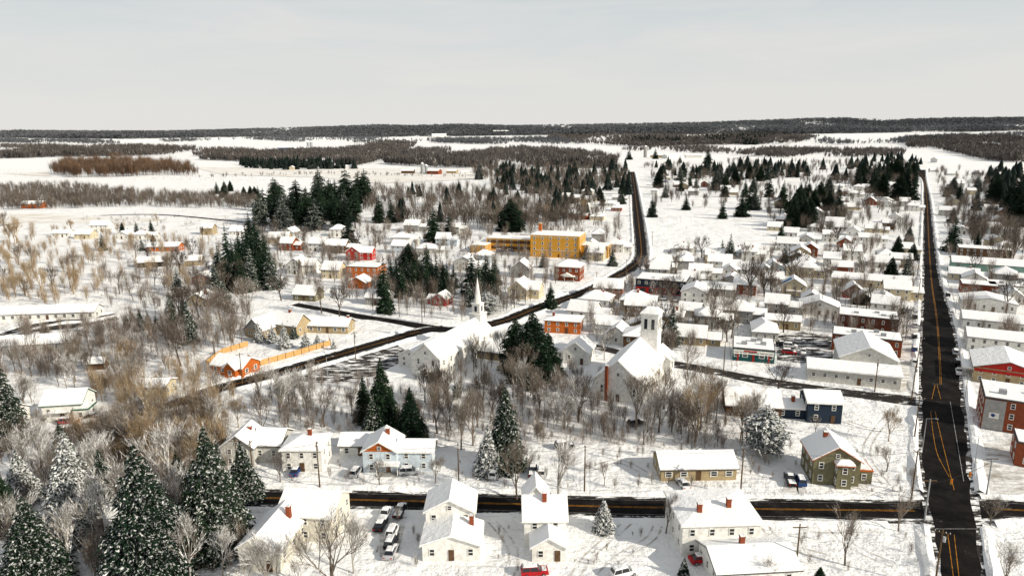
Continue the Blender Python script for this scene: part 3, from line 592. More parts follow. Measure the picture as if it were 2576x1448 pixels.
for a in [(200,1345,1085,160,Sn),(382,1455,1135,235,Mi),(545,1375,1088,190,Mi),(617,1255,1112,95,Mi),(30,1110,905,95,Mi),(95,1475,1250,170,Mi),(5,1330,1150,110,D),(160,1150,1060,60,Mi),(270,1290,1130,100,Mi),(455,1250,1140,80,D),(330,1240,1150,60,Mi),(60,1260,1130,90,Sn),
 (965,1085,902,95,D),(918,1060,945,60,D),(1035,1105,975,85,D),(940,1095,990,60,Mi),(1272,1175,975,110,Mi),(1228,1190,1072,75,Sn),(1518,1333,1254,56,Sn),
 (1385,775,708,38,D),(1690,868,768,44,Mi),(1092,608,512,50,D),(1130,590,530,30,D),(878,614,540,45,D),(1187,742,632,52,D),(1222,725,638,48,D),(1246,716,650,36,D),
 (970,790,640,44,D),(1000,735,645,40,D),(1025,730,640,42,D),(1050,742,650,40,D),(1075,745,655,40,D),(1100,745,640,40,D),(1125,740,655,38,D),(1142,725,665,30,D),
 (985,720,650,36,D),(1012,748,660,38,D),(1038,720,645,40,D),(1062,715,648,36,D),(1088,722,650,38,D),(1115,715,655,34,D),(960,765,668,34,D),(1205,755,650,40,D),(1240,740,655,38,D),
 (553,700,612,40,D),(576,690,560,36,D),(600,715,600,44,D),(620,712,575,46,D),(640,690,545,42,D),(660,690,590,40,D),(686,726,612,48,Mi),(648,650,520,36,D),(630,620,530,36,D),(565,770,690,40,Mi),
 (590,700,600,42,D),(610,735,640,44,D),(635,730,610,44,Mi),(655,725,620,42,D),(672,700,610,40,D),(545,740,650,38,Mi),(575,730,640,40,D),(625,670,560,40,D),(605,670,575,36,D),(668,660,580,36,D),
 (450,745,670,34,Mi),(432,806,728,36,Mi),(480,862,752,44,Mi),(440,850,770,36,D),(465,810,740,34,D),(652,858,800,34,Sn),(686,860,812,32,Sn),(716,875,808,36,Sn),(770,878,830,32,Sn),(740,850,815,24,Mi),(800,872,838,26,Sn),
 (335,825,780,26,D),(355,830,775,28,D),(375,828,780,26,D),(395,832,788,24,D),(320,820,790,20,D),
 (1475,652,612,22,Mi),(1505,655,618,20,Mi),(1540,668,625,28,Mi),(1365,672,635,20,Mi),(1640,546,488,26,D),(1817,550,500,24,D),(1725,528,490,24,D),(1835,662,585,34,Mi),(1815,655,600,26,Mi),
 (2395,632,545,46,D),(2395,560,520,26,D),(2030,612,575,18,D),(2200,665,630,18,D),(1965,595,560,16,D),(1180,770,700,30,Mi),(1720,1448,1402,30,Mi),(2060,1475,1425,50,D),(840,880,850,20,Sn),(1075,700,610,40,D),
 (955,560,485,36,D),(985,560,500,30,D),(1940,700,650,18,Mi),(1865,545,480,38,D),(1780,412,372,24,D),(1648,400,372,16,D),(1582,402,374,18,D),(1710,410,390,12,D)]: fir(*a)
for a in [(1340,960,783,112,D,'full'),(1298,930,798,84,D,'full'),(1378,945,835,72,D,'full'),(1925,1140,1018,125,Sn,'pine'),(1225,790,730,70,Sn,'pine'),(1285,580,498,60,D,'full'),(1030,680,610,50,D,'full'),(1150,1005,960,30,Mi,'pine')]: fir(*a)
for k in range(54):
    px=U(655,925); py=U(524,590)-(px-655)*.04; fir(px,py,py-U(75,100),U(30,44),D if k%6 else Mi,'pine')
def scatter_fir(x0,y0,x1,y1,n,hm,m_=None,kind=None):
    k=0;t=0
    while k<n and t<n*15:
        t+=1; px,py=U(x0,x1),U(y0,y1); x,y=P(px,py)
        if roaddist(x,y)<4 or inb(x,y,2): continue
        if 1625<px<1960 and 535<py<632: continue
        s=mpp(px,py); h=U(*hm); fir(px,py,py-h/s,h*U(.4,.55)/s,m_ or random.choice([D,D,Mi]),kind or random.choice([None,'full'])); k+=1
scatter_fir(1965,500,2055,575,20,(18,28),D); scatter_fir(2060,490,2120,545,8,(16,24)); scatter_fir(2150,440,2310,505,24,(22,32),D); scatter_fir(1645,445,1960,500,22,(14,26))
scatter_fir(1430,455,1590,530,10,(12,20)); scatter_fir(2490,490,2576,570,12,(22,30),D); scatter_fir(2375,460,2480,540,7,(14,24)); scatter_fir(1960,580,2300,760,7,(8,14)); scatter_fir(1200,440,1320,480,8,(16,24)); scatter_fir(2400,600,2576,700,4,(10,16)); scatter_fir(1860,520,1900,550,4,(14,22)); scatter_fir(530,480,650,505,10,(10,16)); scatter_fir(250,560,420,640,6,(8,13))
BD=dict(near='grey brown',neardark='dark brown',gold='golden twigged',snowy='snow covered',mid='grey brown',midgold='golden brown',middark='dark brown')
def bt(px,py,h,kind,wf=1.,x=None,y=None):
    global NB; NB+=1
    if x is None: x,y=P(px,py)
    sz='tall' if h>14 else 'medium' if h>9 else 'small'
    tree('bare_tree',BARE[kind],x,y,h,wf,f"{sz} leafless {BD[kind]} tree",'tree','leafless trees')
def bpx(px,py,top,kind,wf=1.):
    s=mpp(px,py); x,y=P(px,py); bt(px,py,(py-top)*s/math.cos(math.atan2(HC,math.hypot(x,y))),kind,wf)
for a in [(670,1485,1335,'snowy',1.1),(840,1500,1280,'near',1.2),(1300,1255,1090,'near',.8),(1405,1250,1110,'snowy',1.),(1160,1130,985,'near',.9),(1190,1120,975,'near',.9),(1455,1060,920,'neardark',1.1),(1310,975,850,'near',1.),
 (705,1210,1130,'near',1.),(955,1220,1150,'near',1.1),(1095,1215,1150,'near',1.2),(2125,1420,1265,'near',.9),(2260,1335,1230,'near',.9),(2235,1110,1010,'gold',.9),(2490,1320,1235,'near',1.1),(2530,1475,1350,'near',1.2),(2230,1185,1115,'near',1.1),
 (1520,1220,1155,'near',.8),(1675,1340,1240,'neardark',.8),(1955,990,895,'neardark',1.3),(2530,790,680,'neardark',1.),(1520,905,800,'snowy',1.1),(1730,945,860,'near',1.1),(1890,745,640,'middark',1.1),(1990,710,620,'middark',1.2),
 (105,1175,1050,'snowy',1.1),(450,1330,1160,'snowy',1.),(540,890,770,'near',1.),(590,880,780,'near',.9),(455,920,790,'neardark',1.),(190,960,830,'near',.7),(250,925,840,'near',.6),(265,930,835,'near',.6),(320,870,820,'near',.7),(75,905,800,'near',.8),
 (665,1110,980,'near',1.1),(600,1075,985,'gold',1.),(810,790,675,'near',.9),(625,790,690,'near',1.2),(1000,1330,1270,'snowy',.4),(1930,1470,1390,'snowy',1.),(750,1480,1400,'snowy',1.),(1840,850,720,'near',1.),(890,1440,1300,'snowy',.8),
 (2050,1090,1040,'near',.9),(1100,1090,960,'near',1.),(1750,1110,950,'gold',1.),(1600,1080,930,'near',1.1),(280,1400,1180,'snowy',.9),(480,1460,1300,'snowy',.8),(240,1460,1330,'near',.9),(2290,1240,1170,'near',.6),
 (180,1440,1270,'snowy',1.),(30,1410,1230,'snowy',1.),(560,1450,1330,'snowy',1.),(320,1330,1130,'snowy',.9),(430,1230,1060,'snowy',1.),(500,1210,1080,'gold',1.),(250,1250,1100,'snowy',1.),(560,1290,1180,'snowy',.9),(380,1190,1010,'gold',1.),(140,1230,1100,'near',1.),(-10,1220,1060,'near',1.),(620,1480,1390,'snowy',1.),(700,1460,1350,'snowy',.9)]: bpx(*a)
def scatter_bare(x0,y0,x1,y1,n,hm,kinds,wf=(.8,1.15)):
    k=0;t=0
    while k<n and t<n*15:
        t+=1; px,py=U(x0,x1),U(y0,y1); x,y=P(px,py)
        if roaddist(x,y)<2.5 or inb(x,y,1.5): continue
        if 1625<px<1910 and 530<py<632: continue
        bt(px,py,U(*hm),random.choice(kinds),U(*wf),x,y); k+=1
mm=['mid','mid','middark']
for a in [(960,500,1500,575,20,(14,20),mm+['midgold']),(380,565,540,700,8,(10,16),mm+['midgold']),(0,570,200,760,20,(12,19),['midgold','mid','midgold']),(420,700,620,850,10,(12,18),mm),(0,860,300,960,8,(11,15),['near']),(280,640,440,760,6,(9,14),mm),
 (650,990,900,1080,13,(9,14),['near','snowy','snowy']),(1060,985,1300,1110,14,(9,15),['near','neardark']),(1300,960,1500,1110,12,(9,14),['near','snowy']),(1570,1010,1900,1120,20,(10,15),['near','gold','near','snowy']),
 (1130,850,1320,935,4,(10,14),['near']),(1640,640,1960,860,16,(10,16),mm),(1960,600,2300,860,16,(9,15),mm),(2100,430,2300,560,8,(12,18),mm),(1640,440,1980,520,6,(12,18),mm),
 (2380,450,2576,700,10,(12,18),mm),(270,930,560,1180,36,(9,15),['gold','near','near','snowy']),(0,1120,330,1230,12,(9,13),['snowy','near']),(0,960,280,1110,8,(8,13),['snowy','near']),(620,570,960,660,8,(12,17),mm),(1150,590,1340,640,3,(8,12),mm),(700,640,1250,820,13,(10,15),mm)]: scatter_bare(*a)
# ---------------- woods (stuff)
def protoBare(seed,n,wd,out,spread=.15):
    rd=np.random.default_rng(seed); v=[];
    v+=[(-.012,0,0),(.012,0,0),(0,0,.7),(0,-.012,0),(0,.012,0),(0,0,.7)]
    for _ in range(n):
        a=rd.uniform(0,6.28); b=rd.uniform(.15,.75); z0=b*.8; r=out*rd.uniform(.3,1)*(1.15-b*.5); z1=z0+rd.uniform(.15,1-z0)
        k=rd.uniform(.1,.6)
        s=np.array([-math.sin(a),math.cos(a),0])*wd; p=np.array([math.cos(a)*r*k,math.sin(a)*r*k,z0]); a2=a+rd.uniform(-.4,.4); t=np.array([math.cos(a2)*r,math.sin(a2)*r,min(1,z1)])
        v+=[tuple(p-s),tuple(p+s),tuple(t)]
    return np.array(v)
def protoFir(seed):
    rd=np.random.default_rng(seed); v=[]
    for z0,z1,r in ((.03,.5,.30),(.2,.68,.25),(.4,.85,.19),(.6,1.,.12)):
        k=7; ph=rd.uniform(0,6.28)
        for i in range(k):
            a,b=ph+6.283*i/k,ph+6.283*(i+1)/k; r1,r2=r*rd.uniform(.7,1.2),r*rd.uniform(.7,1.2)
            v+=[(math.cos(a)*r1,math.sin(a)*r1,z0),(math.cos(b)*r2,math.sin(b)*r2,z0+rd.uniform(0,.05)),(0,0,z1)]
    return np.array(v)
def inpoly(px,py,pts):
    c=np.zeros(len(px),bool); n=len(pts); j=n-1
    for i in range(n):
        xi,yi=pts[i];xj,yj=pts[j]
        c^=((yi>py)!=(yj>py))&(px<(xj-xi)*(py-yi)/(yj-yi+1e-9)+xi); j=i
    return c
def wood(name,label,pts,n,protos,mat,hm,asp=1.,avoid=True,clump=0):
    xs=[p[0] for p in pts];ys=[p[1] for p in pts]
    px=rng.uniform(min(xs),max(xs),n*4);py=rng.uniform(min(ys),max(ys),n*4); k=inpoly(px,py,pts)
    if clump: k&=(np.sin(px/37.+2*np.sin(py/9.))+np.sin(py/7.+px/90.)+rng.uniform(-1,1,len(px)))>clump-1
    px,py=px[k][:n],py[k][:n]; w=PV(px,py); g=~np.isnan(w[:,0]); w=w[g]; px=px[g];py=py[g]
    if avoid:
        ok=[]
        for i,(x,y,z) in enumerate(w):
            if math.hypot(x,y)<1300 and (roaddist(x,y)<2 or inb(x,y,.5)): continue
            if 1625<px[i]<1930 and 525<py[i]<632: continue
            ok.append(i)
        w=w[ok]
    N_=len(w)
    if not N_: return
    V=[]
    pi=rng.integers(0,len(protos),N_); h=rng.uniform(*hm,N_); a=rng.uniform(0,6.28,N_); q=rng.uniform(.8,1.2,N_)*asp
    for j,pr in enumerate(protos):
        s=pi==j; hh=h[s][:,None]; ca=np.cos(a[s])[:,None];sa=np.sin(a[s])[:,None]; qq=q[s][:,None]
        X=(pr[:,0]*ca-pr[:,1]*sa)*hh*qq+w[s][:,0:1]; Y=(pr[:,0]*sa+pr[:,1]*ca)*hh*qq+w[s][:,1:2]; Z=pr[:,2]*hh+w[s][:,2:3]-.1
        V.append(np.stack([X,Y,Z],-1).reshape(-1,3))
    V=np.concatenate(V); n3=len(V); me=bpy.data.meshes.new(name); me.vertices.add(n3); me.vertices.foreach_set('co',V.astype(np.float32).ravel())
    me.loops.add(n3); me.loops.foreach_set('vertex_index',np.arange(n3,dtype=np.int32)); me.polygons.add(n3//3)
    me.polygons.foreach_set('loop_start',np.arange(0,n3,3,dtype=np.int32)); me.polygons.foreach_set('loop_total',np.full(n3//3,3,dtype=np.int32))
    me.update(calc_edges=True); me.materials.append(M[mat]); tag(ob(name,me),label,'woodland' if 'wood' in name else 'undergrowth',kind='stuff')
PB=[protoBare(i,44,.009,.40) for i in range(5)]; PF=[protoFir(i) for i in range(3)]; PW=[protoBare(20+i,14,.05,.5) for i in range(3)]; PS=[protoBare(30+i,26,.012,.8) for i in range(4)]; PG=[protoBare(50+i,110,.0045,.36) for i in range(6)]
W_=wood
W_('wood','leafless wood edge along the left snowy field',[(0,470),(180,470),(360,490),(650,505),(640,528),(330,520),(0,530)],1300,PB,'far_brown',(6,15))
W_('wood','leafless village wood behind the pine stand',[(900,475),(1200,480),(1500,470),(1520,545),(1400,585),(1150,570),(930,560)],620,PB,'far_brown',(11,19))
W_('wood','evergreens within the wood behind the pine stand',[(930,480),(1500,475),(1500,560),(1200,570),(940,560)],34,PF,'far_fir',(12,22))
W_('wood','rust brown clump of trees on the left field',[(125,438),(160,418),(230,412),(300,408),(400,418),(490,434),(500,443),(420,440),(300,446),(180,447)],700,PB,'far_rust',(12,32))
W_('wood','dark evergreen row at the far field edge',[(600,412),(880,417),(905,425),(700,428),(610,422)],160,PF,'far_fir',(12,24))
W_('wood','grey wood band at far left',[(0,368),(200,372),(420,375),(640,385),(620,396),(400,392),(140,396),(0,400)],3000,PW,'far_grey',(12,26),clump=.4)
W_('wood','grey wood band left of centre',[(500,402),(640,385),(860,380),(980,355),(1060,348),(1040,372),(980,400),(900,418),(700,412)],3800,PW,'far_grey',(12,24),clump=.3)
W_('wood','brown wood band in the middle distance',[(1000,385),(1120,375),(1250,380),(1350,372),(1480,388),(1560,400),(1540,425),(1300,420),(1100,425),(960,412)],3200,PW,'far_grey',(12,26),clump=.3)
W_('wood','mixed wood behind the village at centre',[(1180,418),(1560,420),(1590,470),(1440,480),(1230,468),(1190,440)],560,PB,'far_brown',(11,19))
W_('wood','evergreens among the wood behind the village',[(1230,425),(1590,425),(1590,490),(1400,500),(1240,470)],80,PF,'far_fir',(14,24))
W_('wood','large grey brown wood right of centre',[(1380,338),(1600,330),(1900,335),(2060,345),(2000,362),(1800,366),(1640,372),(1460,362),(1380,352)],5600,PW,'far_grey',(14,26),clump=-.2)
W_('wood','evergreen patches within the large far wood',[(1400,335),(1900,330),(2050,345),(1900,365),(1500,365)],500,PF,'far_fir',(16,28),1.3,clump=1.6)
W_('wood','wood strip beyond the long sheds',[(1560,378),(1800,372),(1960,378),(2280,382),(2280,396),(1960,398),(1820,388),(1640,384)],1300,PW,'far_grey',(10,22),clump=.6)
W_('wood','village trees behind the right streets',[(1620,420),(1880,405),(2100,412),(2310,410),(2310,470),(2100,470),(1900,450),(1640,460)],620,PB,'far_brown',(9,17),clump=.2)
W_('wood','evergreens behind the right streets',[(1640,420),(1960,420),(2140,425),(2150,405),(2320,405),(2310,450),(2100,455),(1660,450)],120,PF,'far_fir',(14,26),clump=.8)
W_('wood','village trees amid the right streets',[(1640,450),(2300,450),(2300,600),(1960,590),(1920,530),(1640,525)],330,PG,'far_brown',(8,16),clump=.2)
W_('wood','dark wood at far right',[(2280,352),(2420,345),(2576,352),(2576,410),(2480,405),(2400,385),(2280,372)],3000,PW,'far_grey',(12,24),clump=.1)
W_('wood','trees along the right edge streets',[(2350,430),(2576,430),(2576,660),(2480,640),(2370,560)],300,PG,'far_brown',(9,17))
W_('wood','evergreens along the right edge streets',[(2480,440),(2576,440),(2576,540),(2500,520)],50,PF,'far_fir',(16,28))
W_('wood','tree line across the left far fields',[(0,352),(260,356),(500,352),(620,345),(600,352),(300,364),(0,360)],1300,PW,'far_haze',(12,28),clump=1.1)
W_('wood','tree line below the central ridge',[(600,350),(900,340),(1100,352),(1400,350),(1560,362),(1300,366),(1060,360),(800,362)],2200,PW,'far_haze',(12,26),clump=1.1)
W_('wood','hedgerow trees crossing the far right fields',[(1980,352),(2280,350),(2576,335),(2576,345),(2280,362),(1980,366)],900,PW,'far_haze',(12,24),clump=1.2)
W_('wood','thin hedgerow across the far middle field',[(500,446),(800,436),(1180,444),(1180,448),(800,441),(500,450)],110,PB,'far_brown',(4,10))
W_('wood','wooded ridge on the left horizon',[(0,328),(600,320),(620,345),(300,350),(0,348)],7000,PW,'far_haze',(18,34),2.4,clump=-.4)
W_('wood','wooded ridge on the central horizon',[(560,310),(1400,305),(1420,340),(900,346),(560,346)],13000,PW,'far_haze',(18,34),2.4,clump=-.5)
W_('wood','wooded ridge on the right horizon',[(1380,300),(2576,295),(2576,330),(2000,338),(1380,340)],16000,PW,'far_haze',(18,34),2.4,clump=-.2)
W_('wood','fine twigged trees on the left meadow slope',[(0,560),(320,575),(560,640),(540,760),(300,700),(200,780),(0,760)],180,PG,'fine_gold',(6,13))
W_('wood','fine twigged trees around the left houses',[(240,700),(620,620),(640,860),(420,930),(0,960),(0,840),(300,820)],250,PG,'fine_brown',(5,13))
W_('wood','fine twigged trees behind the central gardens',[(620,560),(1560,560),(1560,640),(1250,820),(900,780),(700,740)],420,PG,'fine_brown',(6,14))
W_('wood','fine twigged trees through the right blocks',[(1480,760),(1640,640),(2300,600),(2300,860),(1980,830),(1700,900),(1480,900)],480,PG,'fine_brown',(4,12))
W_('wood','fine twigged saplings in the middle thicket',[(620,1000),(900,960),(1130,960),(1250,900),(1500,930),(1560,1010),(1900,990),(1900,1130),(1400,1120),(1000,1110),(640,1080)],300,PG,'fine_brown',(3,9))
W_('wood','golden saplings along the winding road',[(220,960),(560,930),(600,1000),(560,1180),(300,1240),(180,1120)],240,PG,'fine_gold',(4,11))
W_('wood','fine twigged trees in the bottom left corner',[(0,1100),(300,1100),(600,1200),(640,1448),(0,1448)],110,PG,'fine_brown',(4,11))
W_('wood','fine twigged trees in the right edge yards',[(2380,620),(2576,620),(2576,870),(2440,860)],70,PG,'fine_brown',(5,12))
W_('undergrowth','small garden shrubs beside the lower road houses',[(640,1130),(2300,1120),(2300,1240),(640,1225)],120,PG,'fine_brown',(1,4))
W_('undergrowth','small shrubs in the snow below the lower road',[(780,1310),(2330,1320),(2340,1448),(780,1448)],60,PG,'fine_brown',(.8,3))
W_('undergrowth','tangled brown brush in the middle thicket',[(700,1010),(900,990),(1300,990),(1500,1010),(1880,1010),(1900,1130),(1400,1120),(1000,1110),(700,1080)],900,PS,'brush',(.8,2.4))
W_('undergrowth','reedy brush on the left slope',[(0,700),(300,720),(520,860),(500,960),(200,980),(0,960)],800,PS,'brush',(.6,2))
W_('undergrowth','golden brush along the winding road',[(250,960),(560,940),(560,1150),(300,1230),(200,1080)],550,PS,'brush',(.8,2.6))
W_('undergrowth','low brush at the bottom left corner',[(0,1200),(600,1220),(600,1448),(0,1448)],400,PS,'brush',(.8,2.2))
W_('undergrowth','brush between the rear gardens',[(200,540),(1500,560),(1500,640),(700,680),(300,680)],1000,PS,'far_brown',(1.5,5))
W_('undergrowth','garden shrubs across the right blocks',[(1640,640),(2300,560),(2300,840),(1700,880)],900,PS,'fine_brown',(.8,3.5))
W_('undergrowth','weedy stalks crossing the left far field',[(0,425),(600,440),(1200,455),(1200,470),(500,456),(0,448)],600,PS,'brush',(1,3))
W_('undergrowth','dark reeds beside the side road lot',[(300,715),(420,730),(430,760),(330,750)],130,PS,'far_brown',(.8,2))
W_('undergrowth','rust coloured shrubs above the orange roadside house',[(360,880),(520,850),(560,900),(400,925)],110,PS,'far_rust',(.8,2.2))
# ---------------- cars
def carmeshes(kind):
    b=MB()
    pr={'car':[(-2.25,.35),(-2.3,.8),(-2.1,.98),(-1.5,1.02),(.95,1.0),(2.1,.86),(2.3,.65),(2.3,.35)],
        'suv':[(-2.35,.4),(-2.4,.95),(-2.3,1.1),(.9,1.1),(2.15,1.0),(2.35,.75),(2.35,.4)],
        'pickup':[(-2.7,.45),(-2.75,1.05),(-.6,1.05),(1.1,1.1),(2.4,1.02),(2.6,.8),(2.6,.45)]}[kind]
    n=len(pr); vs=[(x,-.9,z) for x,z in pr]+[(x,.9,z) for x,z in pr]
    b.add(vs,[tuple(range(n)),tuple(range(2*n-1,n-1,-1))]+[(i,n+i,n+(i+1)%n,(i+1)%n) for i in range(n)])
    x0,x1,t0,t1,z0,z1={'car':(-1.75,1.05,-1.15,.35,1.,1.45),'suv':(-2.3,1.1,-2.1,.4,1.1,1.78),'pickup':(-.7,1.3,-.5,.65,1.08,1.75)}[kind]
    g=MB().add([(x0,-.82,z0),(x1,-.82,z0),(x1,.82,z0),(x0,.82,z0),(t0,-.66,z1),(t1,-.66,z1),(t1,.66,z1),(t0,.66,z1)],[(0,1,5,4),(1,2,6,5),(2,3,7,6),(3,0,4,7)])
    b.box((t0+t1)/2,0,z1,t1-t0+.06,1.4,.07)
    for x in (t0,(t0+t1)/2,t1):
        for s_ in (-1,1): b.tube((x*1.0+(x-(t0+t1)/2)*.25,s_*.80,z0),(x,s_*.67,z1),.05,.05,4)
    s=MB().box((t0+t1)/2,0,z1+.07,t1-t0,1.25,.14,0,.85)
    s.box(x1+.5,0,z0-.02,.8,1.3,.09,0,.8)
    if kind=='pickup': s.box(-1.7,0,1.05,1.8,1.5,.1,0,.9)
    return b,g,s
WH=MB().tube((0,-.12,0),(0,.12,0),.34,.34,12,cap=True).mesh('wheel',['tyre']); RIM=MB().tube((0,-.14,0),(0,.14,0),.19,.19,10,cap=True).mesh('rim',['metal'])
HL=MB().box(0,0,0,.06,.35,.16).mesh('headlight',['paint_white']); TL=MB().box(0,0,0,.06,.3,.18).mesh('taillight',['lamp_red'])
CM={k:carmeshes(k) for k in ('car','suv','pickup')}; CMM={}
def car(px,py,rot,kind,col,label,g='cars parked in the village',snow=True,near=True):
    b,gl,s=CM[kind]; key=(kind,col)
    if key not in CMM: CMM[key]=(b.mesh('car_body',[col]),gl.mesh('car_glass',['glass']),s.mesh('car_snow',['snow']))
    x,y=P(px,py); o=ob('pickup_truck' if kind=='pickup' else 'parked_car',None,None,(x,y,.06),R(rot)); tag(o,label,'truck' if kind=='pickup' else 'car',g)
    a,b_,c_=CMM[key]; ob('body',a,o); ob('windows',b_,o)
    if snow: ob('snow_cover',c_,o)
    L=1.45 if kind!='pickup' else 1.7
    for sx in (-1,1):
        for sy in (-1,1):
            w=ob('wheel',WH,o,(sx*L,sy*.82,.34)); ob('rim',RIM,w) if near else None
    for sy in (-1,1): ob('headlight',HL,o,(2.31 if kind!='pickup' else 2.6,sy*.6,.62)); ob('taillight',TL,o,(-2.32 if kind!='pickup' else -2.74,sy*.65,.7))
cs=[(897,1192,80,'suv','silver','silver car parked nose out left of the pale blue house'),(1032,1192,6,'suv','silver','silver estate car parked sideways before the pale blue wing'),
(970,1300,80,'pickup','carwhite','white pickup, topmost left in the driveway below the lower road'),(1008,1290,82,'pickup','carblack','black pickup beside the white pickup, nearest the lower road'),
(988,1342,84,'suv','carwhite','white car in the middle of the driveway column'),(958,1325,82,'car','carblack','dark car left of the driveway column'),(985,1368,84,'suv','carblack','black car, second lowest in the driveway column'),(984,1394,84,'car','silver','silver car at the bottom of the driveway column'),
(1718,1222,100,'car','carwhite','snowy white car in front of the stone ranch house'),(1987,1212,80,'pickup','carblack','black pickup left of the olive house'),(2012,1214,80,'suv','carblue','dark blue car between black pickup and olive house'),
(1765,1412,10,'car','carred','dark red car in front of the big white block house'),(1345,1444,5,'suv','carred','red car at the bottom edge below the cross gabled house'),(1570,1446,20,'suv','carwhite','white car at the bottom edge in the wide driveway'),
(175,1066,5,'suv','carred','bright red car by the green porched house'),(235,1052,0,'car','carblack','black car right of the bright red car'),(212,796,5,'car','carred','dark red car in the motel lot'),
(1420,1126,10,'suv','carblack','black car alone above the lower road, centre'),(1243,1196,80,'suv','carwhite','white van like car right of the snowy spruce'),(1207,1188,85,'suv','silver','silver car under the snowy spruce'),(1340,1190,85,'pickup','carblack','black pickup among bare trees at centre'),(1362,1192,85,'suv','carwhite','white car beside the black pickup at centre'),
(1968,868,-20,'car','carblack','black car right beside the teal shop'),(1988,874,-20,'suv','carwhite','white car in the lot right of the teal shop, front row'),(2010,862,-20,'car','silver','silver car in the lot right of the teal shop'),(1985,890,-20,'suv','carred','red car in the lot right of the teal shop'),(2020,890,70,'pickup','carwhite','white pickup at the right of the shop lot'),
(2300,800,60,'suv','carblack','black car, topmost in the left kerb row of the main street'),(2301,822,60,'car','silver','silver car, second in the left kerb row'),(2300,850,60,'suv','carblack','black car, third in the left kerb row'),(2300,882,60,'car','carblue','blue car, fourth in the left kerb row'),(2300,915,60,'suv','carwhite','white car, lowest in the left kerb row'),
(2403,890,60,'suv','silver','silver car, topmost in the right kerb row'),(2408,915,60,'suv','carblack','black car, second in the right kerb row'),(2412,940,60,'pickup','carwhite','white pickup, lowest in the right kerb row'),(2392,790,60,'car','carwhite','white car parked at right of the main street above the stores'),(2384,745,60,'suv','carblack','black car parked at right of the main street below the teal warehouse'),
(1258,634,0,'suv','carblue','blue car left in the school lot'),(1282,633,0,'pickup','carblue','blue pickup in the school lot'),(1310,631,0,'car','silver','silver car right in the school lot'),
(1672,762,-20,'suv','carwhite','white car below the navy and red shops, left'),(1700,764,-20,'car','carblack','black car below the navy and red shops, right'),(745,1190,90,'car','carblue','blue car by the square white house'),(1600,1068,30,'suv','carblack','black car half hidden in the thicket'),(2132,748,0,'car','carred','red car behind the black garage')]
for a in cs: car(*a)
# ---------------- fence, poles, lamps, signals
def fence(pts,label,name='wooden_fence',mat='fencewood',h=2.):
    w=[P(*p) for p in pts]; o=ob(name,None,None,(*w[0],0)); tag(o,label,'fence'); x0,y0=w[0]
    for (a,b_) in zip(w,w[1:]):
        L=math.dist(a,b_); k=max(1,int(L/3)); dx,dy=(b_[0]-a[0])/L,(b_[1]-a[1])/L
        for i in range(k):
            p=(a[0]+dx*L*i/k-x0,a[1]+dy*L*i/k-y0); q=(a[0]+dx*(L*(i+1)/k-.12)-x0,a[1]+dy*(L*(i+1)/k-.12)-y0)
            MB().box(p[0],p[1],0,.14,.14,h+.1).build('post','wood',o)
            nx,ny=-dy*.03,dx*.03
            MB().add([(p[0]-nx,p[1]-ny,.1),(q[0]-nx,q[1]-ny,.1),(q[0]+nx,q[1]+ny,.1),(p[0]+nx,p[1]+ny,.1),(p[0]-nx,p[1]-ny,h),(q[0]-nx,q[1]-ny,h),(q[0]+nx,q[1]+ny,h),(p[0]+nx,p[1]+ny,h)],[(0,1,5,4),(1,2,6,5),(2,3,7,6),(3,0,4,7),(4,5,6,7)]).build('panel',mat,o)
fence([(625,906),(655,920),(740,896),(832,868),(828,858)],'tan board fence around the snowy yard beside the village road')
fence([(520,920),(560,890),(625,870)],'tan board fence behind the orange roadside house')
def pole(px,py,h,rot,lab=None,lamp=False):
    x,y=P(px,py); o=ob('street_lamp' if lamp else 'utility_pole',None,None,(x,y,0),R(rot))
    MB().tube((0,0,-.1),(0,0,h),.17 if not lamp else .1,.11 if not lamp else .07,7,cap=True).build('pole','wood' if not lamp else 'metal',o)
    if lamp: MB().tube((0,0,h-.1),(1.8,0,h+.3),.06,.05,5).build('arm','metal',o); MB().box(2,0,h+.22,.7,.3,.14).build('lamp_head','metal',o)
    else:
        MB().box(0,0,h-.7,2.4,.12,.14).build('crossarm','wood',o)
        for s_ in (-1,-.45,.45,1): MB().tube((s_*1.05,0,h-.56),(s_*1.05,0,h-.36),.05,.05,5,cap=True).build('insulator','trim',o)
        if lab=='t': MB().tube((.35,0,h-2.2),(.35,0,h-1.3),.25,.25,10,cap=True).build('transformer','metal',o)
    auto(o,'metal street lamp' if lamp else ('wooden utility pole with transformer' if lab=='t' else 'wooden utility pole with crossarm'),x,y,'street lamp' if lamp else 'utility pole','street lamps' if lamp else 'utility poles')
    return Vector((x,y,h-.4))
A=[pole(x,1228+(x-800)*.018,11,90,l) for x,l in ((640,''),(805,'t'),(1155,''),(1470,''),(1862,'t'),(2292,''))]
B_=[pole(*a) for a in ((2300,1100,11,-30,''),(2292,1010,11,-30,'t'),(2305,930,11,-30,''),(2308,760,11,-30,''),(2308,690,11,-30,''),(2310,610,11,-30,''),(2312,560,11,-30,''))]
for a in ((2200,985,10,60,'t'),(1820,935,10,70,''),(1335,995,10,0,''),(2065,790,10,60,''),(1820,775,10,60,''),(610,965,10,40,''),(895,905,10,40,'t'),(1062,812,10,40,''),(1218,838,9,40,''),(1500,735,10,40,''),(1575,700,10,40,''),(2000,1448,10,0,''),(2350,1478,11,-30,'t'),(600,1195,9,0,''),(1005,800,9,0,''),(1640,620,10,0,'')): pole(*a)
for px,py,r_ in ((2426,1010,150),(2414,890,150),(2402,790,150),(2320,1130,-30),(2450,1180,150),(825,960,0),(1640,985,0),(2385,720,150)): pole(px,py,8,r_,lamp=True)
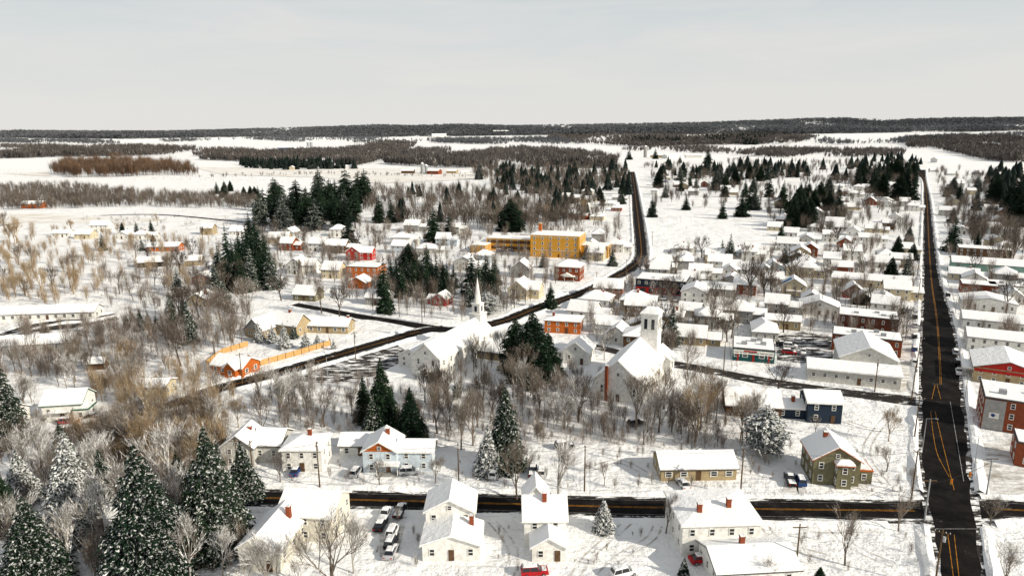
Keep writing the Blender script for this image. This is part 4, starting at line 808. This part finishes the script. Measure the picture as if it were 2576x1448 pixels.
def wire(a,b_,lab,sag=1.2,r_=.035):
    mb=MB(); n=10; pts=[a.lerp(b_,i/n)-Vector((0,0,sag*4*(i/n)*(1-i/n))) for i in range(n+1)]
    for p,q in zip(pts,pts[1:]): mb.tube(p,q,r_,r_,3)
    tag(mb.build('overhead_wire','black'),lab,'wire')
names=['leftmost','second','third','fourth','rightmost']
for i in range(5): wire(A[i],A[i+1],f'overhead wire along the lower road, {names[i]} span')
for i in range(6): wire(B_[i],B_[i+1],f'overhead wire beside the main street, span {["nearest","second","third","fourth","fifth","farthest"][i]} from the junction')
for k,(px,py,l) in enumerate(((2325,1310,'left'),(2480,1250,'right'))):
    x,y=P(px,py); o=ob('signal_pole',None,None,(x,y,0)); MB().tube((0,0,0),(0,0,9),.16,.12,8,cap=True).build('pole','metal',o); MB().box(0,0,8.6,2.6,.14,.16).build('crossarm','wood',o); tag(o,f'{l} hand pole carrying the traffic light wire at the junction','pole')
P3=Vector((*P(2325,1310),8)); P4=Vector((*P(2480,1250),8)); wire(P3,P4,'span wire holding the traffic lights over the junction',.6,.05)
for t,l in ((.35,'left'),(.65,'right')):
    p=P3.lerp(P4,t)-Vector((0,0,.6*4*t*(1-t)+.1)); o=ob('traffic_light',None,None,tuple(p)); tag(o,f'{l} traffic light hanging over the junction','traffic light')
    MB().box(0,0,-1.1,.35,.3,1.1).build('housing','paint_yellow',o)
    for i,c in enumerate(('lamp_red','orange','green')): MB().tube((0,-.15,-.2-.34*i),(0,-.2,-.2-.34*i),.12,.12,8,cap=True).build('lens',c,o)
x,y=P(2440,948); o=ob('canopy',None,None,(x,y,0),R(-30)); tag(o,'snow covered canopy on posts beside the right pavement','canopy')
MB().box(0,3,3,5,9,.25,0).box(0,3,3.25,4.9,8.9,.3,1).build('canopy_roof',['trim','snow_roof'],o)
for sx in (-2.2,2.2):
    for sy in (-1,7): MB().box(sx,sy,0,.2,.2,3).build('post','metal',o)
# ---------------- auto labels
items=[]
for o,desc,x,y,cat,g in AUTO:
    px,py=toPx(x,y); best=min(LM,key=lambda l:((l[1]-px)**2+(2*(l[2]-py))**2)); dx,dy=px-best[1],2*(py-best[2])
    rel=('right of' if dx>0 else 'left of') if abs(dx)>abs(dy) else ('below' if dy>0 else 'behind')
    items.append((desc,rel,best[0],math.hypot(dx,dy),o,cat,g,px,py))
byk={}
for it in items: byk.setdefault(it[:3],[]).append(it)
OR=['nearest','second nearest','third nearest','fourth nearest','fifth nearest','sixth nearest','seventh nearest','eighth nearest']
for (desc,rel,lm),L in byk.items():
    L.sort(key=lambda t:t[3])
    for i,it in enumerate(L):
        o=it[4]; o['category']=it[5]; o['group']=it[6]
        if len(L)==1: o['label']=f'{desc} {rel} the {lm}'
        elif i<len(OR): o['label']=f'{desc} {rel} the {lm}, {OR[i]}'
        else: o['label']=f'{desc} in the cluster {rel} the {lm}'; o['group']=f'{desc} cluster far {rel} the {lm}'
print('TREES',NC,NB)
# ---------------- light
sd=Vector((.80,-.42,math.tan(R(28))*math.hypot(.8,.42))).normalized(); el=math.asin(sd.z); az=math.atan2(sd.x,sd.y)
sl=bpy.data.lights.new('sun','SUN'); sl.energy=5.; sl.angle=R(.5); sl.color=(1,.92,.78); so=bpy.data.objects.new('sun',sl); C.objects.link(so); so.rotation_euler=sd.to_track_quat('Z','Y').to_euler()
w=bpy.data.worlds.new('World'); S.world=w; w.use_nodes=True; nt=w.node_tree; bg=nt.nodes['Background']; out=nt.nodes['World Output']
sk=N(nt,'ShaderNodeTexSky',sky_type='NISHITA'); sk.sun_disc=False; sk.sun_elevation=el; sk.sun_rotation=az; nt.links.new(sk.outputs[0],bg.inputs[0]); bg.inputs[1].default_value=.07
tc=N(nt,'ShaderNodeTexCoord'); sp=N(nt,'ShaderNodeSeparateXYZ'); nt.links.new(tc.outputs['Generated'],sp.inputs[0])
mp=N(nt,'ShaderNodeMapping'); mp.inputs['Scale'].default_value=(1.3,1.3,8); mp.inputs['Rotation'].default_value=(0,.18,0); nt.links.new(tc.outputs['Generated'],mp.inputs[0])
nz=N(nt,'ShaderNodeTexNoise'); nz.inputs['Scale'].default_value=2.6; nz.inputs['Detail'].default_value=6; nz.inputs['Roughness'].default_value=.6; nz.inputs['Distortion'].default_value=.5; nt.links.new(mp.outputs[0],nz.inputs['Vector'])
c=mix(nt,mr(nt,sp.outputs[2],0,.17),(.81,.795,.765),(.66,.705,.72)); c=mix(nt,mr(nt,sp.outputs[2],.19,.8),c,(.27,.31,.36)); c=mix(nt,mr(nt,nz.outputs[0],.4,.66,0,.75),c,(.80,.785,.76))
b2=N(nt,'ShaderNodeBackground'); nt.links.new(c,b2.inputs[0]); b2.inputs[1].default_value=1.
ms=N(nt,'ShaderNodeMixShader'); ms.inputs[0].default_value=.93; nt.links.new(bg.outputs[0],ms.inputs[1]); nt.links.new(b2.outputs[0],ms.inputs[2]); nt.links.new(ms.outputs[0],out.inputs[0])
